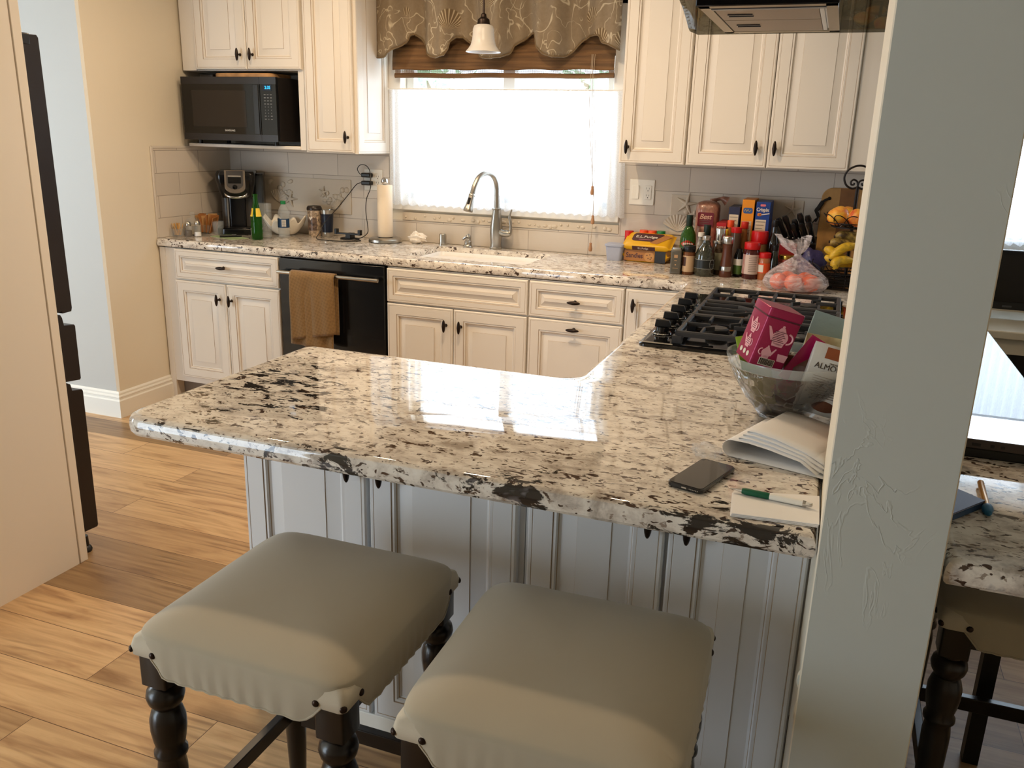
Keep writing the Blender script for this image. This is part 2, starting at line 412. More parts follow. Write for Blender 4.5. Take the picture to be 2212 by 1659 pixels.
w2 = struct(obj('window_2', M().box(VX0 - .07, VX0, -.02, 0, VZ0 - .04, VZ1 + .07).box(VX1, VX1 + .07, -.02, 0, VZ0 - .04, VZ1 + .07).box(VX0, VX1, -.02, 0, VZ1, VZ1 + .07).box(VX0, VX1, -.03, 0, VZ0 - .04, VZ0), trimw, bevel=.004))
g = M()
for x0, x1, z0, z1 in ((VX0, VX0 + .04, VZ0, VZ1), (VX1 - .04, VX1, VZ0, VZ1), (VX0, VX1, VZ0, VZ0 + .035), (VX0, VX1, VZ1 - .04, VZ1), (4.43, 4.48, VZ0, VZ1)): g.box(x0, x1, fy0, fy1, z0, z1)
obj('window_frame', g, white, w2, bevel=.003)
obj('pane', M().box(VX0, VX1, .073, .077, VZ0, VZ1), pane_m, w2)
# sheer cafe curtains
sheer = bpy.data.materials.new('sheer_white'); t = NT(sheer); t.n.remove(t.b)
tr = t.new('ShaderNodeBsdfTransparent'); tl = t.new('ShaderNodeBsdfTranslucent'); df = t.new('ShaderNodeBsdfDiffuse')
tl.inputs[0].default_value = (.9, .93, .97, 1); df.inputs[0].default_value = (.9, .92, .95, 1)
m1 = t.new('ShaderNodeMixShader'); m1.inputs[0].default_value = .45; t.link(tl.outputs[0], m1.inputs[1]); t.link(df.outputs[0], m1.inputs[2])
m2 = t.new('ShaderNodeMixShader'); t.link(t.ramp(t.noise(t.map((300, 300, 300)), 1, 2), [(.35, (.62, .62, .62, 1)), (.65, (.82, .82, .82, 1))]), m2.inputs[0])
t.link(tr.outputs[0], m2.inputs[1]); t.link(m1.outputs[0], m2.inputs[2]); t.link(m2.outputs[0], t.out.inputs[0])
def sheer_panel(name, lab, x0, x1, z0, z1, y, n, amp, flare, parent=None):
    def fn(u, v):
        zz = z1 + (z0 - z1) * v
        return (x0 + (x1 - x0) * u + flare(u) * v, y + amp * (.3 + .7 * v) * math.sin(u * n * 2 * PI + .8 * math.sin(u * 9)), zz + .004 * math.sin(u * n * 2 * PI))
    return obj(name, M().grid(fn, n * 10, 8), sheer, parent, ang=180)
t_ = thing('cafe_curtain', 'sheer white cafe curtain covering the lower kitchen window behind the faucet', 'curtain', (1.77, -.03, 1.725))
obj('curtain_rod', M().tube([(1.10, -.045, 1.727), (2.425, -.045, 1.727)], .004, 8), trimw, t_)
sheer_panel('curtain_panel', '', 1.112, 1.765, 1.118, 1.728, -.045, 13, .013, lambda u: .0, t_)
sheer_panel('curtain_panel', '', 1.77, 2.415, 1.118, 1.728, -.045, 14, .013, lambda u: .03 * u * u, t_)
t_ = thing('sheer_curtain', 'sheer white curtain over the living room window beyond the pier', 'curtain', (4.45, -.05, 2.1))
obj('curtain_rod', M().tube([(3.85, -.05, 2.08), (5.08, -.05, 2.08)], .008, 8), trimw, t_)
sheer_panel('curtain_panel', '', 3.87, 5.05, 1.1, 2.09, -.05, 30, .014, lambda u: 0, t_)

# woven roman shade: stacked folds, an open-weave gap and the bottom roll
weave = mat('woven_reed', (128, 94, 58), .7); t = NT(weave)
wv = t.new('ShaderNodeTexWave', wave_type='BANDS', bands_direction='Z'); wv.inputs['Scale'].default_value = 90; wv.inputs['Distortion'].default_value = 1.5; t.link(t.co(), wv.inputs['Vector'])
t.link(t.mix(1.0, t.ramp(wv.outputs['Fac'], [(.1, (108, 78, 46)), (.9, (150, 112, 72))]), t.ramp(t.noise(t.map((3, 3, 60)), 1, 3), [(.35, (190, 190, 190)), (.65, (255, 255, 255))]), 'MULTIPLY'), t.b.inputs['Base Color'])
t.bump(wv.outputs['Fac'], .3, .002)
rs = thing('roman_shade', 'brown woven roman shade drawn up above the white cafe curtain', 'blind', (1.755, -.03, 2.15))
def fold(z0, z1, y, bul, x0=1.15, x1=2.357):
    return M().grid(lambda u, v: (x0 + (x1 - x0) * u, y - bul * math.sin(v * PI * .55), z1 + (z0 - z1) * v + .002 * math.sin(u * 31)), 40, 10)
obj('fold', fold(1.955, 2.16, -.034, .008, 1.15, 2.357), weave, rs, ang=180, solid=.003)
obj('fold', fold(1.886, 2.05, -.048, .012, 1.147, 2.358), weave, rs, ang=180, solid=.003)
obj('fold', fold(1.820, 1.94, -.062, .012, 1.15, 2.357), weave, rs, ang=180, solid=.003)
g = M()
random.seed(5)
for k in range(240):
    x = 1.16 + (2.353 - 1.16) * k / 239; g.box(x - .0013, x + .0013, -.058, -.056, 1.795, 1.83)
for k in range(4): g.box(1.158, 2.355, -.0585, -.0572, 1.803 + k * .005, 1.8045 + k * .005)
o = obj('open_weave_gap', g, weave, rs); o['kind'] = 'stuff'
obj('bottom_roll', M().grid(lambda u, v: (1.158 + 1.198 * u, -.06 + .010 * math.cos(v * 2 * PI), 1.793 + .0125 * math.sin(v * 2 * PI) + .0025 * math.sin(u * 17) * math.sin(u * 5)), 40, 12), weave, rs, ang=180)
# pull cords with wooden tassels
pc = thing('blind_cord', 'pale blind pull cords with three small wooden tassels hanging over the window', 'cord', (2.27, -.09, 1.8))
cordm = mat('cotton_cord', (178, 158, 132), .8); tass = mat('turned_maple', (176, 132, 96), .45)
obj('cord', M().tube(bez([(2.252, -.085, 1.89), (2.255, -.09, 1.78), (2.27, -.09, 1.5), (2.283, -.085, 1.265)]), .0015, 5), cordm, pc)
obj('cord', M().tube(bez([(2.262, -.085, 1.89), (2.263, -.09, 1.75), (2.285, -.08, 1.45), (2.293, -.085, 1.115)]), .0013, 5), cordm, pc)
obj('cord', M().tube(bez([(2.246, -.085, 1.89), (2.25, -.09, 1.6), (2.29, -.08, 1.2), (2.286, -.075, .975)]), .0013, 5), cordm, pc)
tp = [(.003, .02), (.007, .017), (.0065, .008), (.009, -.004), (.0105, -.014), (.008, -.024), (.003, -.026)]
for p in ((2.283, -.085, 1.25), (2.293, -.085, 1.105), (2.286, -.075, .965)): obj('tassel', M().lathe(tp, 12, p), tass, pc)

# scalloped valance printed with shells and corals
val = mat('shell_print_fabric', (150, 130, 102), .85); t = NT(val)
v_ = t.map((1, .3, 1))
def ridge(sc, w, loc, dist=1.2):
    n = t.noise(t.map((1, .2, .62), loc=loc), sc, 2, .5, dist)
    return t.ramp(t.math('ABSOLUTE', t.math('SUBTRACT', n, .5)), [(0, (1, 1, 1, 1)), (w, (.8, .8, .8, 1)), (w * 1.6, (0, 0, 0, 1))])
coral = t.mix(1.0, t.mix(1.0, ridge(7, .006, (0, 0, 0), .8), t.ramp(t.noise(t.co(), 9, 2), [(.38, (0, 0, 0, 1)), (.46, (1, 1, 1, 1))]), 'MULTIPLY'), t.mix(1.0, ridge(12, .006, (3, 2, 1), .5), t.ramp(t.noise(t.map(loc=(5, 5, 5)), 7, 2), [(.42, (0, 0, 0, 1)), (.5, (1, 1, 1, 1))]), 'MULTIPLY'), 'LIGHTEN')
vor = t.new('ShaderNodeTexVoronoi', feature='F1'); vor.inputs['Scale'].default_value = 6.5; t.link(v_, vor.inputs['Vector'])
shellmask = t.ramp(vor.outputs['Distance'], [(.31, (1, 1, 1, 1)), (.335, (0, 0, 0, 1))])
sv = t.new('ShaderNodeVectorMath', operation='SUBTRACT'); t.link(v_, sv.inputs[0]); t.link(vor.outputs['Position'], sv.inputs[1])
sp = t.new('ShaderNodeSeparateXYZ'); t.link(sv.outputs[0], sp.inputs[0])
ang = t.math('ARCTAN2', sp.outputs[0], t.math('ADD', sp.outputs[2], .05))
ribs = t.ramp(t.math('SINE', t.math('MULTIPLY', ang, 34)), [(.1, (112, 92, 66)), (.6, (168, 148, 116)), (.95, (206, 192, 164))])
bg = t.mix(coral, t.mix(t.noise(t.co(), 60, 2), C((130, 115, 94)), C((150, 134, 112))), C((200, 188, 164)))
t.link(t.mix(t.math('MULTIPLY', shellmask, .85), bg, ribs), t.b.inputs['Base Color'])
va = thing('valance', 'tan scalloped valance printed with shells and corals over the window', 'valance', (1.75, -.12, 2.3))
prof = [(1.094, 1.876), (1.12, 1.874), (1.15, 1.877), (1.20, 1.905), (1.235, 1.93), (1.26, 1.955), (1.275, 1.985), (1.30, 1.99), (1.33, 1.97), (1.37, 1.91), (1.41, 1.88), (1.45, 1.873), (1.50, 1.882), (1.515, 1.915), (1.52, 1.95), (1.54, 1.972), (1.575, 1.972), (1.61, 1.945), (1.65, 1.90), (1.70, 1.872), (1.75, 1.868), (1.80, 1.872), (1.835, 1.895), (1.85, 1.93), (1.90, 1.955), (1.93, 1.985), (1.955, 1.99), (1.97, 1.97), (1.985, 1.92), (2.02, 1.888), (2.075, 1.872), (2.12, 1.876), (2.16, 1.905), (2.20, 1.95), (2.235, 1.972), (2.30, 1.967), (2.315, 1.935), (2.35, 1.925), (2.398, 1.902)]
def pz(x):
    for (a, za), (b, zb) in zip(prof, prof[1:]):
        if x <= b: return za + (zb - za) * max(0, (x - a)) / (b - a)
    return prof[-1][1]
def vy(u, v):
    x = 1.094 + 1.304 * u
    return -.135 - (.022 + .026 * v) * math.sin(x * 2 * PI / .29 + 1.2) - (.004 + .010 * v) * math.sin(x * 2 * PI / .098)
NU = 190
o = obj('drape', M().grid(lambda u, v: (1.094 + 1.304 * u, vy(u, v), 2.30 + (pz(1.094 + 1.304 * u) - 2.30) * v), NU, 20), val, va, ang=180, solid=.004)
obj('braid_trim', M().tube([(1.094 + 1.304 * k / NU, vy(k / NU, 1) - .001, pz(1.094 + 1.304 * k / NU)) for k in range(NU + 1)], [.0042 + .0012 * (k % 2) for k in range(NU + 1)], 6), mat('braid', (118, 98, 70), .8), va)
obj('curtain_rod', M().tube([(1.1, -.125, 2.3), (2.4, -.125, 2.3)], .01, 8), bronze, va)

# pendant lamp over the sink
shade_m = mat('frosted_shade', (238, 234, 228), .35, trans=.25); 
pl = thing('pendant_lamp', 'bronze pendant lamp with white frosted glass bell shade hanging over the sink', 'lamp', (1.798, -.38, 2.44))
px, py = 1.798, -.38
obj('canopy', M().lathe([(.06, 2.44), (.06, 2.43), (.02, 2.415), (.006, 2.41)], 20, (px, py, 0)), bronze, pl)
obj('rod', M().tube([(px, py, 2.42), (px, py, 2.02)], .0055, 8), bronze, pl)
obj('cap', M().lathe([(.007, 2.045), (.012, 2.04), (.014, 2.028), (.027, 2.018), (.030, 2.0), (.034, 1.992), (.030, 1.990)], 20, (px, py, 0)), bronze, pl)
obj('lamp_shade', M().lathe([(.030, 1.996), (.044, 1.99), (.050, 1.975), (.051, 1.95), (.053, 1.93), (.060, 1.905), (.072, 1.888), (.081, 1.879), (.083, 1.875), (.079, 1.876), (.068, 1.888), (.056, 1.907), (.049, 1.935), (.047, 1.96), (.042, 1.984), (.028, 1.990)], 36, (px, py, 0), cap0=False, cap1=False), shade_m, pl, ang=60)

# ------------------------------------------------------------------ cabinets
def rect_loop(x0, x1, z0, z1, d, y, T=None):
    p = [(x0 + d, y, z0 + d), (x1 - d, y, z0 + d), (x1 - d, y, z1 - d), (x0 + d, y, z1 - d)]
    return [tuple(T @ Vector(q)) for q in p] if T else p
def raised(x0, x1, z0, z1, y, fw=.052, sl=.03, T=None, th=.02, er=.004):
    """raised-panel front facing -Y: glazed lines are their own faces (material 1)"""
    L = [(0, th, 0), (0, er, 0), (er, 0, 0), (.010, 0, 0), (.0112, .001, 1), (.0124, 0, 0), (fw, 0, 0), (fw + .0016, .0028, 1), (fw + .008, .0016, 0), (fw + .011, .007, 0), (fw + .0124, .009, 1), (fw + .018, .0115, 0), (fw + .018 + sl, .0035, 0), (fw + .0188 + sl, .0015, 1), (fw + .021 + sl, .0015, 0)]
    R = [rect_loop(x0, x1, z0, z1, d, y + dy, T) for d, dy, _ in L]
    return M().rings(R, [m for _, _, m in L[1:]] + [0])
def front(name, parent, x0, x1, z0, z1, y, m=None, fw=.052, sl=.03, T=None):
    return obj(name, raised(x0, x1, z0, z1, y, fw, sl, T), [m or cab, glaze], parent, ang=25)
def knob(parent, x, y, z, vert=True):
    g = M(); s = (.0085, .0085, .032) if vert else (.032, .0085, .0085)
    g.ell((x, y - .028, z), s, 14, 10, fn=lambda a, b, c: 1 + .25 * max(0, .35 - abs(c if vert else a)))
    g.lathe([(.0085, 0), (.006, .004), (.0048, .012), (.007, .026)], 12, mi=0, T=TR(x, y, z) @ RX(PI / 2))
    obj('knob', g, bronze, parent)
YF = -.662
def base_cab(name, lab, x0, x1, toe=True):
    t = thing(name, lab, 'cabinet', ((x0 + x1) / 2, -.33, 0), group='base cabinets under the window counter')
    obj('carcass', M().box(x0, x1, -.642, -.02, .115, .868), cab, t)
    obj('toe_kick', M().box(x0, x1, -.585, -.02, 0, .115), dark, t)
    return t
c = base_cab('base_cabinet', 'cream base cabinet at the wall end with one drawer over two doors', .045, .792)
obj('filler_stile', M().box(.008, .045, -.645, -.05, .0, .868), cab, c)
d = front('drawer', c, .118, .787, .706, .866, YF, fw=.034, sl=.022); knob(d, .443, YF, .787, False)
d = front('door', c, .112, .446, .15, .697, YF); knob(d, .403, YF, .613)
d = front('door', c, .450, .787, .15, .697, YF); knob(d, .482, YF, .613)
c = base_cab('base_cabinet', 'cream sink base cabinet below the white sink with a wide false drawer and two doors', 1.418, 2.160)
front('drawer_front', c, 1.421, 2.157, .698, .862, YF, fw=.034, sl=.022)
d = front('door', c, 1.421, 1.779, .15, .690, YF); knob(d, 1.743, YF, .609)
d = front('door', c, 1.783, 2.157, .15, .690, YF); knob(d, 1.822, YF, .609)
c = base_cab('base_cabinet', 'cream two-drawer base cabinet right of the sink cabinet with sideways knobs', 2.163, 2.615)
d = front('drawer', c, 2.166, 2.612, .698, .862, YF, fw=.034, sl=.022); knob(d, 2.388, YF, .782, False)
d = front('drawer', c, 2.166, 2.612, .15, .690, YF); knob(d, 2.388, YF, .655, False)
c = base_cab('base_cabinet', 'cream corner base cabinet with one narrow door beside the cooktop counter', 2.617, 2.93)
d = front('door', c, 2.620, 2.90, .15, .862, YF); knob(d, 2.659, YF, .795)
# cooktop run and dining-side cabinets
t = thing('base_cabinet', 'cream base cabinet carrying the cooktop counter along the pier side', 'cabinet', (3.25, -1.5, 0), group='base cabinets under the window counter')
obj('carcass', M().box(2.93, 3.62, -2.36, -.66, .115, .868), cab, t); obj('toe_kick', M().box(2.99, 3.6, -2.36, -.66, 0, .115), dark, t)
PF = -2.735
def pen_cab(lab, x0, x1, doors, knobs, plinth):
    t = thing('peninsula_cabinet', lab, 'cabinet', ((x0 + x1) / 2, -2.5, 0), group='peninsula cabinets facing the stools')
    obj('carcass', M().box(x0, x1, PF + .02, -2.372, .0, .868), cabd, t)
    obj('plinth', M().box(x0, x1, PF + .004, PF + .02, 0, .088), white, t, bevel=.002)
    for (a, b), k in zip(doors, knobs):
        d = front('door', t, a, b, .09, .862, PF, cabd, .056, .036); knob(d, k, PF, .757)
pen_cab('white peninsula cabinet behind the stools at the free end, two doors', 2.158, 2.893, ((2.164, 2.505), (2.515, 2.880)), (2.472, 2.556), 1)
pen_cab('white peninsula cabinet behind the stools next to the pier, two narrower doors', 2.895, 3.482, ((2.905, 3.200), (3.208, 3.479)), (3.17, 3.248), 1)

# upper cabinets
YU = -.37
UT = 2.29
def upper(lab, x0, x1, z0, root, group='upper cabinets on the window wall'):
    t = thing('upper_cabinet', lab, 'cabinet', ((x0 + x1) / 2, -.18, z0), group=group)
    return t
c = upper('cream upper cabinet with two doors above the microwave niche and shelf', .015, .780, 1.8, 0)
obj('carcass', M().box(.012, .780, -.35, 0, 1.795, UT).box(.012, .780, -.012, -.008, 1.42, 1.795).box(.746, .780, -.35, -.008, 1.398, 1.795), cab, c)
obj('scribe_strip', M().box(.012, .108, -.356, -.35, 1.795, UT), cab, c, bevel=.003)
obj('niche_shelf', M().box(.012, .746, -.355, -.012, 1.398, 1.416), cab, c, bevel=.004)
d = front('door', c, .112, .443, 1.80, UT - .01, YU); knob(d, .405, YU, 1.873)
d = front('door', c, .447, .778, 1.80, UT - .01, YU); knob(d, .484, YU, 1.873)
c = upper('cream tall upper cabinet left of the window with a panelled end', .782, 1.081, 1.39, 0)
obj('carcass', M().box(.782, 1.081, -.35, -.008, 1.388, UT), cab, c)
d = front('door', c, .798, 1.076, 1.394, UT - .01, YU); knob(d, 1.045, YU, 1.47)
TE = TR(1.097, 0, 0) @ RZ(PI / 2)      # local -Y front -> world +X
g = raised(-.352, -.010, 1.388, UT, 0, .058, .03, T=TE, th=.016)
obj('end_panel', g, [cab, glaze], c, ang=25)
c = upper('cream upper cabinet with a single door right of the window', 2.474, 2.781, 1.39, 0)
obj('carcass', M().box(2.474, 2.781, -.35, -.008, 1.395, UT), cab, c)
d = front('door', c, 2.479, 2.778, 1.394, UT - .01, YU); knob(d, 2.516, YU, 1.466)
c = upper('cream upper cabinet with two doors behind the range hood', 2.783, 3.65, 1.39, 0)
obj('carcass', M().box(2.783, 3.66, -.35, -.008, 1.395, UT), cab, c)
obj('filler_panel', M().box(3.472, 3.66, -.356, -.35, 1.395, UT), cab, c)
d = front('door', c, 2.787, 3.133, 1.394, UT - .01, YU); knob(d, 3.087, YU, 1.477)
d = front('door', c, 3.137, 3.470, 1.394, UT - .01, YU); knob(d, 3.165, YU, 1.477)

# tall panel around the refrigerator, and the refrigerator beyond it
panel_m = mat('cabinet_paint_brightened', (238, 229, 214), .4)  # cabinet paint made lighter, standing in for stronger light on this panel
t = thing('tall_cabinet', 'tall cream panel enclosure around the dark refrigerator', 'cabinet', (.65, -2.65, 0))
obj('side_panel', M().box(1.070, 1.088, -3.02, -2.318, 0, 2.4).box(.18, .2, -3.02, -2.318, 0, 2.4).box(.2, 1.07, -3.02, -3.0, 0, 2.4).box(.2, 1.07, -3.0, -2.318, 1.86, 2.4), panel_m, t)
obj('edge_strip', M().box(1.066, 1.09, -2.314, -2.281, 0, 2.4), panel_m, t, bevel=.002)
fr = mat('black_stainless', (40, 33, 30), .35, .3, bump=(80, .05, .0005))
t = thing('refrigerator', 'dark refrigerator whose door edges show beyond the tall cream panel', 'refrigerator', (.63, -2.6, 0))
FX0, FX1 = .215, 1.062
obj('body', M().box(FX0, FX1 - .01, -2.98, -2.285, .06, 1.74), fr, t, bevel=.004)
def fprof(nm, P): return obj(nm, M().rings([[(x, y, z) for y, z in P] for x in (FX0, FX1)]), fr, t, bevel=.0015)
fprof('door', [(-2.278, .892), (-2.278, 1.757), (-2.206, 1.760), (-2.200, 1.752), (-2.196, .90), (-2.200, .888), (-2.235, .886), (-2.240, .894)])
obj('hinge_cover', M().box(.98, FX1 + .002, -2.274, -2.232, 1.728, 1.762), blackm, t, bevel=.004)
fprof('drawer', [(-2.276, .654), (-2.276, .884), (-2.246, .884), (-2.240, .872), (-2.236, .846), (-2.196, .842), (-2.192, .836), (-2.194, .652), (-2.198, .646)])
fprof('drawer', [(-2.276, .092), (-2.276, .652), (-2.262, .652), (-2.24, .640), (-2.236, .617), (-2.196, .611), (-2.192, .604), (-2.196, .096), (-2.2, .088)])
for x in (1.03, .26): obj('foot', M().lathe([(.022, 0), (.024, .008), (.020, .018), (.015, .022), (.013, .06)], 16, (x, -2.236, 0)), blackm, t)
# ------------------------------------------------------------------ worktop
from mathutils.geometry import tessellate_polygon
def round_poly(P):
    out = []
    n = len(P)
    for i in range(n):
        p = Vector(P[i][:2]); r = P[i][2]
        if not r: out.append(tuple(p)); continue
        a = (Vector(P[i - 1][:2]) - p).normalized(); b = (Vector(P[(i + 1) % n][:2]) - p).normalized()
        h = a.angle(b) / 2; d = r / math.tan(h); c = p + (a + b).normalized() * (r / math.sin(h))
        s = p + a * d - c; e = p + b * d - c
        for k in range(9):
            q = s.lerp(e, k / 8).normalized() * r + c; out.append(tuple(q))
    return out
def inset(P, d):
    n = len(P); out = []
    for i in range(n):
        p = Vector(P[i]); a = (p - Vector(P[i - 1])).normalized(); b = (Vector(P[(i + 1) % n]) - p).normalized()
        na = Vector((-a.y, a.x)); nb = Vector((-b.y, b.x)); m = (na + nb).normalized()
        out.append(tuple(p + m * (d / max(.3, m.dot(na)))))
    return out
OUT = [(.0, -.009, 0), (.0, -.66, .012), (2.884, -.66, .03), (2.884, -2.33, .05), (2.088, -2.33, .035), (2.088, -3.035, .06), (3.480, -3.035, 0), (3.480, -2.715, 0), (3.660, -2.715, 0), (3.660, -3.035, 0), (4.75, -3.035, .05), (4.75, -2.36, .03), (3.660, -2.36, .02), (3.660, -.009, 0)]
OUT = round_poly(OUT)
HOLE = rrect(1.455, 2.10, -.545, -.125, .03)[::-1]
prof = [(.016, .872), (.006, .8745), (.0012, .881), (0, .891), (.0012, .903), (.005, .910), (.012, .9142), (.02, ZT)]
g = M()
R = [[(x, y, z) for x, y in inset(OUT, d)] for d, z in prof]
g.rings(R, cap0=False, cap1=False)
for ring, z in ((R[-1], ZT), (R[0], .872)):
    o_ = [Vector((p[0], p[1], 0)) for p in ring]; h_ = [Vector((x, y, 0)) for x, y in HOLE]
    g.add([(v.x, v.y, z) for v in o_ + h_], [tuple(q) for q in tessellate_polygon([o_, h_])])
g.rings([[(x, y, .872) for x, y in HOLE], [(x, y, ZT - .004) for x, y in HOLE], [(x, y, ZT) for x, y in HOLE]], cap0=False, cap1=False)
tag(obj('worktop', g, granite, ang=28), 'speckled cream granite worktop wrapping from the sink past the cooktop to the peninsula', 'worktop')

# ------------------------------------------------------------------ sink
t = thing('kitchen_sink', 'white undermount sink let into the granite below the window', 'sink', (1.78, -.33, .70))
P0 = rrect(1.457, 2.098, -.543, -.127, .03); P1 = rrect(1.444, 2.111, -.556, -.114, .03)
Pb = rrect(1.475, 2.08, -.50, -.155, .05)
obj('basin', M().rings([[(x, y, .871) for x, y in P1], [(x, y, .870) for x, y in P0], [(x, y, .889) for x, y in P0], [(x, y, .889) for x, y in inset(P0, .003)], [(x, y, .74) for x, y in inset(P0, .004)], [(x, y, .715) for x, y in Pb]], cap0=False)
    .rings([[(x, y, .871) for x, y in P1], [(x, y, .70) for x, y in P1]], cap0=False), ceramic, t, ang=40)
obj('ledge_board', M().box(1.86, 2.098, -.518, -.140, .845, .853).box(1.86, 1.866, -.518, -.140, .853, .858).box(1.90, 2.06, -.2, -.197, .853, .856).box(1.90, 1.903, -.46, -.2, .853, .856), ceramic, t)
obj('drain', M().lathe([(.045, .715), (.045, .719), (.03, .719), (.025, .714)], 20, (1.65, -.33, 0)), steel, t)
obj('maker_plate', M().box(1.735, 1.775, -.1265, -.1225, .842, .850), steel, t)
# faucet
FX, FY = 1.757, -.062
t = thing('kitchen_faucet', 'brushed nickel gooseneck faucet with pull-down spray and side lever behind the sink', 'faucet', (FX, FY, ZT))
obj('body', M().lathe([(.034, 0), (.035, .006), (.030, .012), (.029, .03), (.031, .05), (.034, .085), (.033, .12), (.027, .16), (.022, .19), (.021, .205), (.024, .208), (.024, .214), (.017, .218)], 24, (FX, FY, ZT)), nickel, t)
arc = [(FX, FY, 1.12), (FX, FY, 1.20), (FX - .002, FY - .004, 1.255), (FX - .014, FY - .028, 1.298), (FX - .034, FY - .070, 1.313), (FX - .054, FY - .112, 1.295), (FX - .068, FY - .142, 1.25), (FX - .076, FY - .158, 1.20)]
obj('neck', M().tube(bez(arc, 8), .0145, 16), nickel, t)
hd = Vector((-.010, -.020, -.07)).normalized()
p0 = Vector((FX - .076, FY - .158, 1.205)); T = Matrix.Translation(p0) @ hd.to_track_quat('Z', 'Y').to_matrix().to_4x4()
s_ = obj('spray_head', M().lathe([(.015, -.004), (.0175, 0), (.0175, .006), (.0155, .008), (.017, .03), (.021, .06), (.023, .07), (.025, .076), (.025, .088), (.018, .090)], 20, mi=0, T=T), nickel, t)
obj('spray_button', M().box(-.007, .007, -.0215, -.015, .02, .055, T=T @ RZ(2.6)), blackm, s_, bevel=.002)
lv = bez([(FX + .025, FY - .005, 1.005), (FX + .060, FY - .01, 1.0), (FX + .085, FY - .01, 1.012), (FX + .084, FY - .008, 1.055), (FX + .077, FY - .006, 1.09), (FX + .088, FY - .004, 1.128)], 8)
obj('lever', M().tube(lv, [.019] * 12 + [.018, .017, .015, .012, .010, .009, .0085, .008] + [.0075] * 12 + [.0065 - .0004 * k for k in range(9)], 12), nickel, t)
t = thing('soap_dispenser', 'small nickel soap dispenser pump beside the faucet on the granite', 'soap dispenser', (1.60, -.075, ZT))
obj('base', M().lathe([(.027, 0), (.028, .004), (.022, .010), (.019, .02), (.020, .03), (.015, .036)], 20, (1.60, -.075, ZT)), nickel, t)
obj('pump', M().lathe([(.010, .03), (.017, .04), (.018, .05), (.014, .06), (.006, .068), (.003, .072)], 20, (1.60, -.075, ZT)).tube([(1.60, -.075, ZT + .055), (1.592, -.11, ZT + .05), (1.589, -.12, ZT + .043)], .006, 8), nickel, t)
tag(obj('air_gap_cap', M().lathe([(.024, 0), (.024, .004), (.020, .005), (.020, .056), (.018, .060), (.002, .061)], 24), steel, loc=(1.44, -.055, ZT), local=True), 'small steel cylinder air gap cap standing on the granite behind the sink', 'sink fitting')
tis = mat('tissue', (238, 228, 214), .9)
random.seed(11)
ph = [random.random() * 6 for _ in range(9)]
tag(obj('crumpled_tissue', M().ell((0, 0, .03), (.048, .036, .032), 26, 16, fn=lambda a, b, c: 1 + .16 * math.sin(5 * a + 3 * b + ph[0]) + .12 * math.sin(9 * c + 6 * b + ph[1]) + .08 * math.sin(14 * a + 11 * c + ph[2])), tis, loc=(1.295, -.085, ZT - .001), local=True, ang=20), 'crumpled white tissue lying on the granite left of the sink', 'tissue')

# ------------------------------------------------------------------ dishwasher and towel
t = thing('dishwasher', 'black dishwasher with steel bar handle under the granite counter', 'dishwasher', (1.105, -.33, 0))
dwm = mat('dishwasher_black', (17, 18, 20), .22, spec=.5, coat=.3)
obj('body', M().box(.797, 1.412, -.64, -.03, .02, .866), blackm, t)
obj('door', M().box(.799, 1.410, -.666, -.64, .11, .868), dwm, t, bevel=.003)
obj('kick_plate', M().box(.80, 1.409, -.60, -.59, 0, .105), blackm, t)
h = obj('handle', M().tube([(.815, -.706, .803), (1.396, -.706, .803)], .0095, 14), steel, t)
obj('handle_mount', M().box(.83, .85, -.70, -.666, .795, .811).box(1.362, 1.382, -.70, -.666, .795, .811), blackm, h)
tw = mat('tan_terry', (166, 120, 62), .95, sheen=.3); tt = NT.__new__(NT); m_ = tw; tt.t = m_.node_tree; tt.n = tt.t.nodes; tt.l = tt.t.links; tt.b = tt.n['Principled BSDF']; tt._c = None
ck = tt.new('ShaderNodeTexChecker'); ck.inputs['Scale'].default_value = 90; tt.link(tt.map(rot=(0, .4, 0)), ck.inputs['Vector'])
nz = tt.noise(tt.co(), 420, 2)
tt.link(tt.mix(nz, tt.mix(ck.outputs['Fac'], C((112, 84, 46)), C((136, 104, 62))), C((142, 110, 66))), tt.b.inputs['Base Color'])
tt.bump(tt.math('ADD', nz, ck.outputs['Fac']), .5, .003)
t = thing('dish_towel', 'tan dish towel hanging over the dishwasher handle', 'towel', (1.03, -.706, .803))
def towel(x0, x1, zb, yo, skew, seed):
    def fn(u, v):
        # v 0..1: from the back hem, over the bar, to the front hem
        L1, L2 = .30, .803 + .013 - zb(u)
        s_ = v * (L1 + .042 + L2)
        wr = .006 * math.sin(u * 9 + seed) + .004 * math.sin(u * 21 + 2 * seed)
        x = x0 + (x1 - x0) * u
        if s_ < L1: return (x, -.690 - wr * .3, .803 - L1 + s_)
        if s_ < L1 + .042:
            a = (s_ - L1) / .042 * PI; return (x, -.706 + .0155 * math.cos(a), .803 + .0145 * math.sin(a))
        d = s_ - L1 - .042
        return (x + skew * d * (1 - .3 * u), -.7215 - yo - (wr + .003) * min(1, d * 8) - .02 * d, .803 - d)
    return fn
obj('front_fold', M().grid(towel(.902, 1.160, lambda u: .478 + .05 * u, .008, .03, 1.2), 26, 44), tw, t, ang=180, solid=.005)
obj('back_fold', M().grid(towel(.898, 1.150, lambda u: .455 - .022 * u, .0, .0, 3.1), 22, 40), tw, t, ang=180, solid=.005)

